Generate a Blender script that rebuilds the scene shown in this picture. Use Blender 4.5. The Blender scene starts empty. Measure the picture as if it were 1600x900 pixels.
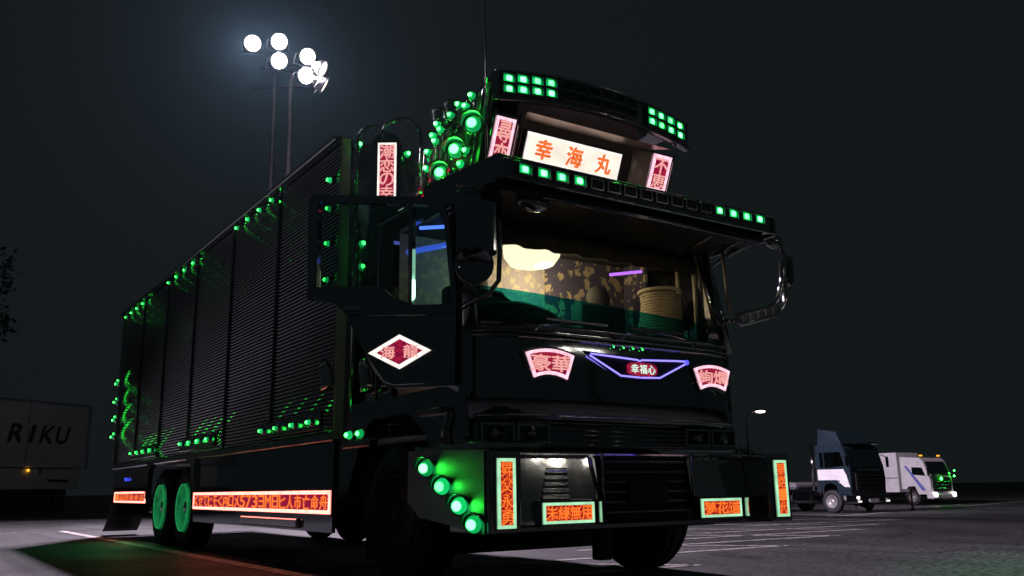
import bpy, bmesh, math, random
from mathutils import Matrix, Vector
random.seed(7)
R = math.radians
SC = bpy.context.scene
COL = SC.collection

# ------------------------------------------------------------------ camera
cam_d = bpy.data.cameras.new('camera'); cam = bpy.data.objects.new('camera', cam_d); COL.objects.link(cam)
SC.camera = cam
cam_d.sensor_width = 36; cam_d.lens = 36 * 1389.26 / 1600; cam_d.clip_start = .05; cam_d.clip_end = 2000
FW = Vector((0.5442018, 0.80969301, 0.21963976)); RT = Vector((0.83169468, -0.55504259, -0.01454944)); UP = Vector((-0.11012884, -0.19059105, 0.97547255))
CAM = Vector((-2.92, -4.78, 0.676))
cam.matrix_world = Matrix(((RT.x, UP.x, -FW.x, CAM.x), (RT.y, UP.y, -FW.y, CAM.y), (RT.z, UP.z, -FW.z, CAM.z), (0, 0, 0, 1)))
# ------------------------------------------------------------------ night sky
w = bpy.data.worlds.new('World'); SC.world = w; w.use_nodes = True
bg = w.node_tree.nodes['Background']; bg.inputs[0].default_value = (.68, .92, 1.0, 1); bg.inputs[1].default_value = .0096
# ------------------------------------------------------------------ exposure / renderer
SC.view_settings.view_transform = 'Standard'; SC.view_settings.look = 'None'
SC.view_settings.exposure = 0; SC.view_settings.gamma = 1; SC.view_settings.use_curve_mapping = False
SC.render.engine = 'CYCLES'
SC.cycles.use_denoising = True
SC.cycles.max_bounces = 8; SC.cycles.diffuse_bounces = 2; SC.cycles.glossy_bounces = 4; SC.cycles.transparent_max_bounces = 16
SC.cycles.sample_clamp_indirect = 4
SC.cycles.use_light_tree = True

# ------------------------------------------------------------------ materials
MT = {}
def mat(name, col=(.5, .5, .5), rough=.5, metal=0, emit=None, es=1, coat=0, spec=.5, noise=0, nscale=8, bump=0, bscale=40):
    m = bpy.data.materials.new(name); m.use_nodes = True; MT[name] = m
    nt = m.node_tree; b = nt.nodes['Principled BSDF']
    b.inputs['Base Color'].default_value = (*col, 1); b.inputs['Roughness'].default_value = rough; b.inputs['Metallic'].default_value = metal
    b.inputs['Coat Weight'].default_value = coat; b.inputs['Specular IOR Level'].default_value = spec; b.inputs['Coat Roughness'].default_value = .05
    if emit: b.inputs['Emission Color'].default_value = (*emit, 1); b.inputs['Emission Strength'].default_value = es
    if noise or bump:
        tc = nt.nodes.new('ShaderNodeTexCoord')
        n = nt.nodes.new('ShaderNodeTexNoise'); n.inputs['Scale'].default_value = nscale; n.inputs['Detail'].default_value = 6
        nt.links.new(tc.outputs['Object'], n.inputs['Vector'])
        if noise:
            mr = nt.nodes.new('ShaderNodeMapRange'); mr.inputs[1].default_value = .3; mr.inputs[2].default_value = .7
            mr.inputs[3].default_value = max(0.02, rough - noise); mr.inputs[4].default_value = min(1, rough + noise)
            nt.links.new(n.outputs['Fac'], mr.inputs[0]); nt.links.new(mr.outputs[0], b.inputs['Roughness'])
            mx = nt.nodes.new('ShaderNodeMix'); mx.data_type = 'RGBA'; mx.inputs[6].default_value = tuple(c * .75 for c in col) + (1,); mx.inputs[7].default_value = tuple(min(1, c * 1.2) for c in col) + (1,)
            nt.links.new(n.outputs['Fac'], mx.inputs[0]); nt.links.new(mx.outputs[2], b.inputs['Base Color'])
        if bump:
            n2 = nt.nodes.new('ShaderNodeTexNoise'); n2.inputs['Scale'].default_value = bscale; n2.inputs['Detail'].default_value = 3
            nt.links.new(tc.outputs['Object'], n2.inputs['Vector'])
            bp = nt.nodes.new('ShaderNodeBump'); bp.inputs['Strength'].default_value = bump; bp.inputs['Distance'].default_value = .01
            nt.links.new(n2.outputs['Fac'], bp.inputs['Height']); nt.links.new(bp.outputs[0], b.inputs['Normal'])
    return m

def emis(name, col, s=1.0, var=0, vscale=18, rnd=0):
    m = bpy.data.materials.new(name); m.use_nodes = True; MT[name] = m; nt = m.node_tree
    b = nt.nodes['Principled BSDF']; b.inputs['Base Color'].default_value = (.02, .02, .02, 1); b.inputs['Roughness'].default_value = .3
    b.inputs['Emission Color'].default_value = (*col, 1); b.inputs['Emission Strength'].default_value = s
    if var:       # bulbs behind the acrylic: uneven brightness
        tc = nt.nodes.new('ShaderNodeTexCoord'); n = nt.nodes.new('ShaderNodeTexNoise'); n.inputs['Scale'].default_value = vscale; n.inputs['Detail'].default_value = 2
        r = nt.nodes.new('ShaderNodeMapRange'); r.inputs[1].default_value = .3; r.inputs[2].default_value = .7; r.inputs[3].default_value = s * (1 - var); r.inputs[4].default_value = s * (1 + var)
        nt.links.new(tc.outputs['Object'], n.inputs['Vector']); nt.links.new(n.outputs['Fac'], r.inputs[0]); nt.links.new(r.outputs[0], b.inputs['Emission Strength'])
    if rnd:       # every lamp of its own age and brightness
        oi = nt.nodes.new('ShaderNodeObjectInfo'); r = nt.nodes.new('ShaderNodeMapRange'); r.inputs[3].default_value = s * (1 - rnd); r.inputs[4].default_value = s * (1 + rnd * .5)
        nt.links.new(oi.outputs['Random'], r.inputs[0]); nt.links.new(r.outputs[0], b.inputs['Emission Strength'])
    return m

mat('chrome', (.60, .60, .60), .10, 1, noise=.05, nscale=12)
mat('dark_chrome', (.46, .47, .48), .16, 1, noise=.06, nscale=6, bump=.03, bscale=5)
mat('mirror_plate', (.6, .6, .6), .05, 1, bump=.05, bscale=4)
mat('wavy_plate', (.75, .75, .75), .06, 1)
mat('steel_rib', (.13, .135, .14), .075, 1)
mat('satin_chrome', (.66, .67, .66), .27, 1, noise=.08, nscale=14)
mat('flank_metal', (.42, .43, .43), .42, .9, noise=.08, nscale=9)
mat('brushed_brown', (.46, .36, .31), .38, .75, noise=.1, nscale=7)
mat('green_chrome', (.25, .95, .45), .32, 1, noise=.08, nscale=10)
mat('black_paint', (.03, .032, .036), .16, .35, coat=1, noise=.05, nscale=4)
mat('gloss_black', (.36, .375, .39), .055, 1, noise=.02, nscale=5)
mat('rubber', (.018, .018, .019), .7, noise=.1)
mat('matt_black', (.012, .012, .013), .6)
mat('frame_black', (.05, .05, .055), .45, .5, noise=.1)
mat('cream_post', (.55, .47, .38), .5, noise=.1)
mat('interior_dark', (.03, .022, .018), .8, bump=.5, bscale=25)
mat('seat_cloth', (.10, .085, .075), .85, noise=.1)
mat('wicker', (.62, .47, .32), .6)
mat('pipe_cream', (.62, .5, .38), .35, .15)
mat('white_paint', (.72, .70, .70), .4, coat=.4, noise=.1, nscale=3)
mat('trailer_white', (.62, .63, .62), .5, noise=.12, nscale=1.5)
mat('blue_paint', (.013, .024, .034), .3, coat=.6, noise=.06)
mat('letter_black', (.03, .03, .035), .5)
mat('stripe_blue', (.16, .17, .50), .4)
mat('mast_steel', (.05, .04, .055), .6, .3, noise=.12)
mat('galv_steel', (.32, .30, .33), .5, .6, noise=.12)
mat('wheel_grey', (.42, .40, .40), .45, .5, noise=.1)
mat('orange_plastic', (.75, .10, .02), .5)
mat('bark', (.07, .055, .04), .9, noise=.1, bump=.6, bscale=14)
mat('leaf_dark', (.05, .065, .03), .7)
mat('leaf_olive', (.11, .105, .035), .7)
emis('green_core', (.62, 24.0, 1.2), 1.0, rnd=.45)
emis('ring_green_glow', (.008, .24, .065), 1.0)
emis('green_lens', (.006, .55, .13), 1.0, rnd=.5)
mat('green_unlit', (.012, .06, .03), .12, 0, coat=.6)
emis('wheel_green_glow', (.005, .115, .034), 1.0, var=.5, vscale=9)  # cover glows by itself, painting green lamplight reflected in a chrome dish
emis('white_lit', (1.0, .90, .84), 1.1, var=.22)
emis('pink_lit', (1.15, .66, .80), 1.05, var=.25, vscale=26)
emis('pale_green_lit', (.50, 1.0, .60), .88, var=.25, vscale=10)
emis('ivory_lit', (4.5, .98, .76), .95, var=.15, vscale=9)
emis('board_white', (1.12, .98, .84), .95, var=.13, vscale=6)
emis('crimson_lit', (.27, .004, .035), 1.0)
emis('glow_red', (2.2, .06, .20), 1.0)
emis('orange_char', (1.25, .235, .03), 1.0, var=.15)
emis('board_char', (.95, .17, .035), 1.0, var=.3, vscale=20)
emis('rose_char', (1.0, .43, .40), .95)
emis('sign_red', (.86, .075, .03), 1.0)
emis('neon_violet', (.42, .34, 1.6), 1.2)
emis('neon_blue', (.16, .13, 1.3), 1.0)
emis('neon_purple', (.75, .20, 1.4), 1.3)
emis('strip_blue', (.16, .16, .95), .8)
emis('dome_warm', (1.25, .95, .62), 1.6)
emis('flood_lens', (1.0, .93, .80), 22)
emis('flood_edge', (1.0, .86, .80), 2.0)
emis('street_lens', (1.0, .86, .75), 5)
emis('amber_lit', (1.0, .42, .03), 1.6)
emis('head_lit', (1.0, .93, .88), 4)
emis('red_lit', (.9, .02, .02), 1)
emis('mint_lit', (.75, 1.0, .85), 1.0)
emis('blue_spot', (.05, .08, .9), 1)

def two_tone(name, c1, c2, scale, s=1.0, dist=2.5):
    m = bpy.data.materials.new(name); m.use_nodes = True; MT[name] = m; nt = m.node_tree; b = nt.nodes['Principled BSDF']
    tc = nt.nodes.new('ShaderNodeTexCoord'); n = nt.nodes.new('ShaderNodeTexNoise'); n.inputs['Scale'].default_value = scale; n.inputs['Detail'].default_value = 1.5; n.inputs['Distortion'].default_value = dist
    nt.links.new(tc.outputs['Object'], n.inputs['Vector'])
    r = nt.nodes.new('ShaderNodeValToRGB'); r.color_ramp.elements[0].position = .44; r.color_ramp.elements[1].position = .52
    r.color_ramp.elements[0].color = (*c1, 1); r.color_ramp.elements[1].color = (*c2, 1)
    nt.links.new(n.outputs['Fac'], r.inputs[0]); nt.links.new(r.outputs[0], b.inputs['Emission Color'])
    b.inputs['Emission Strength'].default_value = s; b.inputs['Base Color'].default_value = (.02, .02, .02, 1); b.inputs['Roughness'].default_value = .25
    return m
two_tone('brush_orange', (.22, .005, .010), (.80, .085, .015), 24)
two_tone('brush_crimson', (.17, .002, .03), (.40, .012, .05), 22)

def damask(name, ca, cb, scale):
    m = bpy.data.materials.new(name); m.use_nodes = True; MT[name] = m; nt = m.node_tree; b = nt.nodes['Principled BSDF']
    tc = nt.nodes.new('ShaderNodeTexCoord'); v = nt.nodes.new('ShaderNodeTexVoronoi'); v.inputs['Scale'].default_value = scale
    n = nt.nodes.new('ShaderNodeTexNoise'); n.inputs['Scale'].default_value = scale * 1.7; n.inputs['Distortion'].default_value = 1.2
    nt.links.new(tc.outputs['Object'], v.inputs['Vector']); nt.links.new(tc.outputs['Object'], n.inputs['Vector'])
    ad = nt.nodes.new('ShaderNodeMath'); ad.operation = 'ADD'; nt.links.new(v.outputs['Distance'], ad.inputs[0]); nt.links.new(n.outputs['Fac'], ad.inputs[1])
    r = nt.nodes.new('ShaderNodeValToRGB'); r.color_ramp.elements[0].position = .88; r.color_ramp.elements[1].position = .93
    r.color_ramp.elements[0].color = (*ca, 1); r.color_ramp.elements[1].color = (*cb, 1)
    nt.links.new(ad.outputs[0], r.inputs[0]); nt.links.new(r.outputs[0], b.inputs['Base Color']); b.inputs['Roughness'].default_value = .8
damask('damask_cloth', (.60, .44, .28), (.11, .085, .14), 11)
damask('quilt_cloth', (.60, .48, .36), (.42, .34, .36), 16)

def glass(name, tint, refl=1.0, rough=.02):
    m = bpy.data.materials.new(name); m.use_nodes = True; MT[name] = m; nt = m.node_tree; nt.nodes.remove(nt.nodes['Principled BSDF'])
    t = nt.nodes.new('ShaderNodeBsdfTransparent'); t.inputs[0].default_value = (*tint, 1)
    g = nt.nodes.new('ShaderNodeBsdfGlossy'); g.inputs['Roughness'].default_value = rough; g.inputs[0].default_value = (refl, refl, refl, 1)
    f = nt.nodes.new('ShaderNodeFresnel'); f.inputs[0].default_value = 1.5
    mx = nt.nodes.new('ShaderNodeMixShader')
    nt.links.new(f.outputs[0], mx.inputs[0]); nt.links.new(t.outputs[0], mx.inputs[1]); nt.links.new(g.outputs[0], mx.inputs[2])
    nt.links.new(mx.outputs[0], nt.nodes['Material Output'].inputs[0])
glass('clear_glass', (.66, .80, .74))
glass('door_glass', (.55, .75, .68))
glass('teal_film', (.025, .40, .46))
glass('teal_pane', (.50, .88, .90))
glass('globe_glass', (.65, .75, .70), 1.0, .15)

def asphalt():
    m = bpy.data.materials.new('asphalt'); m.use_nodes = True; MT['asphalt'] = m; nt = m.node_tree; b = nt.nodes['Principled BSDF']; L = nt.links.new; N = nt.nodes.new
    g = N('ShaderNodeNewGeometry')
    def noise(sc, de, di=0):
        n = N('ShaderNodeTexNoise'); n.inputs['Scale'].default_value = sc; n.inputs['Detail'].default_value = de; n.inputs['Distortion'].default_value = di; L(g.outputs['Position'], n.inputs['Vector']); return n.outputs['Fac']
    def ramp(f, a, b_, ca, cb):
        r = N('ShaderNodeValToRGB'); r.color_ramp.elements[0].position = a; r.color_ramp.elements[1].position = b_; r.color_ramp.elements[0].color = (ca, ca, ca, 1); r.color_ramp.elements[1].color = (cb, cb, cb, 1); L(f, r.inputs[0]); return r.outputs[0]
    def mul(a, b_):
        x = N('ShaderNodeMix'); x.data_type = 'RGBA'; x.blend_type = 'MULTIPLY'; x.inputs[0].default_value = 1; L(a, x.inputs[6]); L(b_, x.inputs[7]); return x.outputs[2]
    speck = ramp(noise(17, 6), .36, .66, .022, .175)
    patch = ramp(noise(.28, 7, .6), .38, .66, .55, 1.2)
    stain = ramp(noise(.8, 4, 1.2), .30, .42, .45, 1.0)
    mp = N('ShaderNodeMapping'); mp.inputs['Rotation'].default_value = (0, 0, .15); mp.inputs['Scale'].default_value = (1.6, .07, 1); L(g.outputs['Position'], mp.inputs['Vector'])
    tn = N('ShaderNodeTexNoise'); tn.inputs['Scale'].default_value = 1.6; tn.inputs['Detail'].default_value = 5; L(mp.outputs[0], tn.inputs['Vector'])
    tyre = ramp(tn.outputs['Fac'], .36, .52, .62, 1.0)
    v = N('ShaderNodeTexVoronoi'); v.feature = 'DISTANCE_TO_EDGE'; v.inputs['Scale'].default_value = .22; v.inputs['Randomness'].default_value = 1
    wn = N('ShaderNodeTexNoise'); wn.inputs['Scale'].default_value = 1.1; wn.inputs['Detail'].default_value = 5; L(g.outputs['Position'], wn.inputs['Vector'])
    wm = N('ShaderNodeMix'); wm.data_type = 'RGBA'; wm.blend_type = 'ADD'; wm.inputs[0].default_value = .9; L(g.outputs['Position'], wm.inputs[6]); L(wn.outputs['Color'], wm.inputs[7]); L(wm.outputs[2], v.inputs['Vector'])
    crack = ramp(v.outputs['Distance'], .0, .012, .35, 1.0)
    L(mul(mul(mul(mul(speck, patch), stain), tyre), crack), b.inputs['Base Color'])
    rr = N('ShaderNodeMapRange'); rr.inputs[1].default_value = .3; rr.inputs[2].default_value = .7; rr.inputs[3].default_value = .42; rr.inputs[4].default_value = .8; L(noise(.5, 5), rr.inputs[0]); L(rr.outputs[0], b.inputs['Roughness'])
    n3 = N('ShaderNodeTexVoronoi'); n3.inputs['Scale'].default_value = 70; L(g.outputs['Position'], n3.inputs['Vector'])
    bp = N('ShaderNodeBump'); bp.inputs['Strength'].default_value = .5; bp.inputs['Distance'].default_value = .008
    L(n3.outputs['Distance'], bp.inputs['Height']); L(bp.outputs[0], b.inputs['Normal'])
asphalt()
def paint():
    m = bpy.data.materials.new('road_paint'); m.use_nodes = True; MT['road_paint'] = m; nt = m.node_tree; b = nt.nodes['Principled BSDF']
    g = nt.nodes.new('ShaderNodeNewGeometry'); n = nt.nodes.new('ShaderNodeTexNoise'); n.inputs['Scale'].default_value = 9; n.inputs['Detail'].default_value = 8
    nt.links.new(g.outputs['Position'], n.inputs['Vector'])
    r = nt.nodes.new('ShaderNodeValToRGB'); r.color_ramp.elements[0].position = .33; r.color_ramp.elements[0].color = (.10, .095, .09, 1); r.color_ramp.elements[1].position = .52; r.color_ramp.elements[1].color = (.74, .68, .64, 1)
    nt.links.new(n.outputs['Fac'], r.inputs[0]); nt.links.new(r.outputs[0], b.inputs['Base Color']); b.inputs['Roughness'].default_value = .6
paint()

# ------------------------------------------------------------------ mesh helpers
I4 = Matrix.Identity(4)
WM = {}
def frame(o, x, y):
    x = Vector(x).normalized(); y = Vector(y); z = x.cross(y).normalized(); y = z.cross(x)
    return Matrix(((x.x, y.x, z.x, o[0]), (x.y, y.y, z.y, o[1]), (x.z, y.z, z.z, o[2]), (0, 0, 0, 1)))

class MB:
    def __init__(s, T=None): s.v = []; s.f = []; s.T = T or I4; s.sm = []
    def add(s, vs, fs, T=None, smooth=False):
        M = s.T @ T if T is not None else s.T; b = len(s.v)
        s.v += [M @ Vector(p) for p in vs]
        for f in fs: s.f.append([i + b for i in f]); s.sm.append(smooth)
        return s
    def bm(s, bm, T=None, smooth=False):
        bm.verts.index_update(); s.add([v.co.copy() for v in bm.verts], [[v.index for v in f.verts] for f in bm.faces], T, smooth); bm.free(); return s
    def box(s, x0, x1, y0, y1, z0, z1, bev=0, T=None, seg=1):
        bm = bmesh.new(); bmesh.ops.create_cube(bm, size=1)
        for v in bm.verts: v.co = Vector(((x0 + x1) / 2 + v.co.x * (x1 - x0), (y0 + y1) / 2 + v.co.y * (y1 - y0), (z0 + z1) / 2 + v.co.z * (z1 - z0)))
        if bev: bmesh.ops.bevel(bm, geom=bm.edges[:], offset=bev, segments=seg, affect='EDGES', profile=.7)
        return s.bm(bm, T)
    def tube(s, pts, r, n=8, closed=False, T=None):
        pts = [Vector(p) for p in pts]; m = len(pts); vs = []; fs = []
        rs = r if isinstance(r, (list, tuple)) else [r] * m
        up = None
        for i, p in enumerate(pts):
            a = pts[(i - 1) % m] if (closed or i > 0) else p; c = pts[(i + 1) % m] if (closed or i < m - 1) else p
            t = (c - a).normalized()
            if up is None: up = Vector((0, 0, 1)) if abs(t.z) < .9 else Vector((1, 0, 0))
            sd = t.cross(up)
            if sd.length < 1e-4: sd = t.cross(Vector((1, .3, 0)))
            sd.normalize(); u = sd.cross(t).normalized(); up = u
            for k in range(n):
                q = 2 * math.pi * k / n; vs.append(p + (sd * math.cos(q) + u * math.sin(q)) * rs[i])
        rg = m if closed else m - 1
        for i in range(rg):
            j = (i + 1) % m
            for k in range(n): fs.append([i * n + k, i * n + (k + 1) % n, j * n + (k + 1) % n, j * n + k])
        if not closed: fs.append(list(range(n))[::-1]); fs.append([(m - 1) * n + k for k in range(n)])
        return s.add(vs, fs, T, True)
    def lathe(s, prof, n=24, T=None, smooth=True):
        # prof: (r, h) revolved about local z
        vs = []; fs = []; m = len(prof)
        for r, h in prof:
            for k in range(n):
                q = 2 * math.pi * k / n; vs.append((r * math.cos(q), r * math.sin(q), h))
        for i in range(m - 1):
            for k in range(n): fs.append([i * n + k, i * n + (k + 1) % n, (i + 1) * n + (k + 1) % n, (i + 1) * n + k])
        if prof[0][0] > 1e-6: fs.append(list(range(n))[::-1])
        if prof[-1][0] > 1e-6: fs.append([(m - 1) * n + k for k in range(n)])
        return s.add(vs, fs, T, smooth)
    def plate(s, outline, holes=(), t=.02, T=None):
        # 2-D outline with holes in local xy, thickness t along local -z..0
        bm = bmesh.new(); es = []
        for loop in [outline] + list(holes):
            vv = [bm.verts.new((p[0], p[1], 0)) for p in loop]
            es += [bm.edges.new((vv[i], vv[(i + 1) % len(vv)])) for i in range(len(vv))]
        bmesh.ops.triangle_fill(bm, use_beauty=True, use_dissolve=False, edges=es, normal=(0, 0, 1))
        r = bmesh.ops.extrude_face_region(bm, geom=bm.faces[:])
        for e in r['geom']:
            if isinstance(e, bmesh.types.BMVert): e.co.z -= t
        bmesh.ops.recalc_face_normals(bm, faces=bm.faces[:])
        return s.bm(bm, T)
    def ring(s, outline, inset, t=.01, T=None):
        n = len(outline); c = [sum(p[0] for p in outline) / n, sum(p[1] for p in outline) / n]
        inn = inset_poly(outline, inset)
        return s.plate(outline, [inn], t, T)
    def ball(s, c, r, seg=8, rings=5, T=None, sz=(1, 1, 1)):
        bm = bmesh.new(); bmesh.ops.create_uvsphere(bm, u_segments=seg, v_segments=rings, radius=r)
        for v in bm.verts: v.co = Vector((v.co.x * sz[0] + c[0], v.co.y * sz[1] + c[1], v.co.z * sz[2] + c[2]))
        return s.bm(bm, T, True)
    def mesh(s, name):
        me = bpy.data.meshes.new(name); me.from_pydata([tuple(v) for v in s.v], [], s.f)
        me.polygons.foreach_set('use_smooth', s.sm); me.update(); return me
    def build(s, name, m, parent=None, label=None):
        lo = Vector([min(v[i] for v in s.v) for i in range(3)]); hi = Vector([max(v[i] for v in s.v) for i in range(3)])
        c = Vector(((lo.x + hi.x) / 2, (lo.y + hi.y) / 2, lo.z)); s.v = [v - c for v in s.v]
        me = s.mesh(name); me.materials.append(MT[m])
        return link(name, me, Matrix.Translation(c), parent, label)

def inset_poly(poly, d):
    n = len(poly); A = sum(poly[i][0] * poly[(i + 1) % n][1] - poly[(i + 1) % n][0] * poly[i][1] for i in range(n)); sg = 1 if A > 0 else -1
    out = []
    for i in range(n):
        p0 = Vector(poly[i - 1]); p1 = Vector(poly[i]); p2 = Vector(poly[(i + 1) % n])
        e1 = (p1 - p0).normalized(); e2 = (p2 - p1).normalized()
        n1 = Vector((-e1.y, e1.x)) * sg; n2 = Vector((-e2.y, e2.x)) * sg
        b = (n1 + n2); b.normalize(); k = d / max(.35, b.dot(n1)); out.append((p1.x + b.x * k, p1.y + b.y * k))
    return out

def link(name, me, W, parent=None, label=None):
    o = bpy.data.objects.new(name, me); COL.objects.link(o)
    if parent is not None:
        o.parent = parent; o.matrix_local = WM[parent].inverted() @ W
    else: o.matrix_world = W
    WM[o] = W.copy()
    if label: o['label'] = label
    return o
def thing(name, label, cat, loc, group=None):
    o = bpy.data.objects.new(name, None); COL.objects.link(o); o.empty_display_size = .3; o.location = loc; WM[o] = Matrix.Translation(loc)
    o['label'] = label; o['category'] = cat
    if group: o['group'] = group
    return o
def tag(o, label, cat, group=None):
    o['label'] = label; o['category'] = cat
    if group: o['group'] = group
    return o

def text_poly(body, bold=.02):
    c = bpy.data.curves.new('t', 'FONT'); c.body = body; c.size = 1; c.offset = bold; c.resolution_u = 3; c.align_x = 'CENTER'
    o = bpy.data.objects.new('t', c); COL.objects.link(o)
    dg = bpy.context.evaluated_depsgraph_get(); me = bpy.data.meshes.new_from_object(o.evaluated_get(dg))
    vs = [v.co.copy() for v in me.vertices]; fs = [list(p.vertices) for p in me.polygons]
    bpy.data.objects.remove(o); bpy.data.curves.remove(c); bpy.data.meshes.remove(me)
    return vs, fs
def text_into(mb, body, T, w, h, z=.004, bold=.0, shear=0, fat=.022):
    vs, fs = text_poly(body, bold if fat == 0 else 0)
    if not vs: return mb
    x0 = min(v.x for v in vs); x1 = max(v.x for v in vs); y0 = min(v.y for v in vs); y1 = max(v.y for v in vs)
    pts = [((v.x - (x0 + x1) / 2) / (x1 - x0) * w + shear * ((v.y - y0) / (y1 - y0) - .5) * h, ((v.y - (y0 + y1) / 2) / (y1 - y0)) * h) for v in vs]
    for k, (dx, dy) in enumerate(((0, 0), (1, .6), (-1, -.6), (.4, -1))[:4 if fat else 1]):
        mb.add([(px + dx * fat * w, py + dy * fat * h, z + k * .0006) for px, py in pts], fs, T)
    return mb

def beads(mb, poly, pitch, r, z, T):
    n = len(poly)
    for i in range(n):
        a = Vector((*poly[i], z)); b = Vector((*poly[(i + 1) % n], z)); k = max(1, int((b - a).length / pitch))
        for j in range(k):
            p = a.lerp(b, j / k)
            mb.add([p + Vector(d) * r for d in ((1, 0, 0), (0, 1, 0), (-1, 0, 0), (0, -1, 0), (0, 0, 1))], [[0, 1, 4], [1, 2, 4], [2, 3, 4], [3, 0, 4]], T)
    return mb

def rect(w, h): return [(-w / 2, -h / 2), (w / 2, -h / 2), (w / 2, h / 2), (-w / 2, h / 2)]
def sign(parent, T, poly, border, body, bmat, fmat, cmat, vertical=False, cw=.9, ch=.86, depth=.03, case='dark_chrome', bold=.03, label=None, bead=True, bulge=.016, fat=.026):
    """back-lit sign: case > light_border, sign_face, lettering.  T: local x right, y up, z towards the viewer"""
    cs = MB(); cs.plate(inset_poly(poly, -bulge), (), depth, T); o = cs.build('lit_sign', case, parent, label)
    b = MB(); b.plate(poly, [inset_poly(poly, border)], .006, T @ Matrix.Translation((0, 0, .008)))
    if bead: beads(b, inset_poly(poly, border * .5), border * .8, border * .42, .008, T)
    b.build('light_border', bmat, o)
    inn = inset_poly(poly, border * 1.02)
    f = MB(); f.plate(inn, (), .004, T @ Matrix.Translation((0, 0, .005))); f.build('sign_face', fmat, o)
    xs = [p[0] for p in inn]; ys = [p[1] for p in inn]; W = (max(xs) - min(xs)); H = (max(ys) - min(ys)); cx = (max(xs) + min(xs)) / 2; cy = (max(ys) + min(ys)) / 2
    n = len(body)
    for i, chh in enumerate(body):
        t = MB()
        if vertical: q = Matrix.Translation((cx, cy + H / 2 - H * (i + .5) / n, 0)); text_into(t, chh, T @ q, W * cw, H / n * ch, .009, 0, 0, fat)
        else: q = Matrix.Translation((cx - W / 2 + W * (i + .5) / n, cy, 0)); text_into(t, chh, T @ q, W / n * cw, H * ch, .009, 0, 0, fat)
        if t.v: t.build('character', cmat, o)
    return o

# ---- shared lamp meshes (local z points out of the panel)
def mk(mb, name, m):
    me = mb.mesh(name); me.materials.append(MT[m]); return me
L_BEZ = mk(MB().lathe([(.034, 0), (.036, .012), (.030, .022), (.024, .022), (.022, .012)], 12), 'marker_bezel', 'chrome')
L_LEN = mk(MB().lathe([(.023, .010), (.025, .022), (.021, .040), (.012, .050), (0, .052)], 10), 'marker_lens', 'green_lens')
L_CORE = mk(MB().lathe([(.014, .0485), (.013, .054), (.007, .058), (0, .059)], 8), 'marker_core', 'green_core')
L_UNL = mk(MB().lathe([(.023, .010), (.025, .022), (.021, .040), (.012, .050), (0, .052)], 10), 'marker_lens_dark', 'green_unlit')
def lampT(p, out, s=1.0):
    z = Vector(out).normalized(); x = Vector((0, 0, 1)).cross(z)
    if x.length < .01: x = Vector((1, 0, 0))
    x.normalize(); y = z.cross(x)
    return Matrix(((x.x, y.x, z.x, p[0]), (x.y, y.y, z.y, p[1]), (x.z, y.z, z.z, p[2]), (0, 0, 0, 1))) @ Matrix.Scale(s, 4)
def marker(parent, p, out, s=1.0, lit=True, name='marker_lamp'):
    T = lampT(p, out, s); o = link(name, L_BEZ, T, parent)
    if lit: link('lens', L_LEN, T, o); link('bulb', L_CORE, T, o)
    else: link('lens', L_UNL, T, o)
    return o
# large bullet lamp: chrome visor hood over a green lens
B_BEZ = mk(MB().lathe([(.058, 0), (.062, .02), (.056, .034), (.048, .034), (.044, .02)], 20), 'bullet_bezel', 'chrome')
B_LEN = mk(MB().lathe([(.046, .018), (.049, .034), (.044, .058), (.030, .076), (.014, .084), (0, .085)], 18), 'bullet_lens', 'green_lens')
B_CORE = mk(MB().lathe([(.030, .0775), (.027, .086), (.015, .093), (0, .095)], 14), 'bullet_core', 'green_core')
def hood_mesh():
    mb = MB(); vs = []; fs = []; n = 14
    for i in range(n + 1):
        a = math.pi * (i / n) * 1.04 - .02 * math.pi
        for r, z in ((.066, 0.0), (.075, .13 * (.35 + .65 * math.sin(max(0, min(math.pi, a)))))): vs.append((r * math.cos(a), r * math.sin(a), z))
    for i in range(n): fs.append([2 * i, 2 * i + 1, 2 * i + 3, 2 * i + 2])
    m = len(vs); vs += [(x * .955, y * .955, z) for x, y, z in vs]; fs += [[q + m for q in f[::-1]] for f in fs[:n]]
    for i in range(n): fs.append([2 * i + 1, 2 * i + 1 + m, 2 * i + 3 + m, 2 * i + 3])
    return mk(mb.add(vs, fs, None, True), 'bullet_hood', 'satin_chrome')
B_HOOD = hood_mesh()
def beam(parent, p, aim, power, size):
    # added spot for the green ground spill, set ahead of a green lamp cluster
    l = bpy.data.lights.new('spill_spot', 'SPOT'); l.energy = power; l.color = (.08, 1, .32); l.spot_size = R(size); l.spot_blend = 1; l.shadow_soft_size = .06
    d = (Vector(aim) - Vector(p)).normalized(); o = bpy.data.objects.new('spill_spot', l); COL.objects.link(o); o.parent = parent
    o.matrix_local = WM[parent].inverted() @ Matrix.Translation(Vector(p)) @ d.to_track_quat('-Z', 'Y').to_matrix().to_4x4()
def bullet(parent, p, out, s=1.0, hood=True, name='bullet_lamp'):
    T = lampT(p, out, s); o = link(name, B_BEZ, T, parent); link('lens', B_LEN, T, o); link('bulb', B_CORE, T, o)
    if hood: link('hood', B_HOOD, T, o)
    return o
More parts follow.
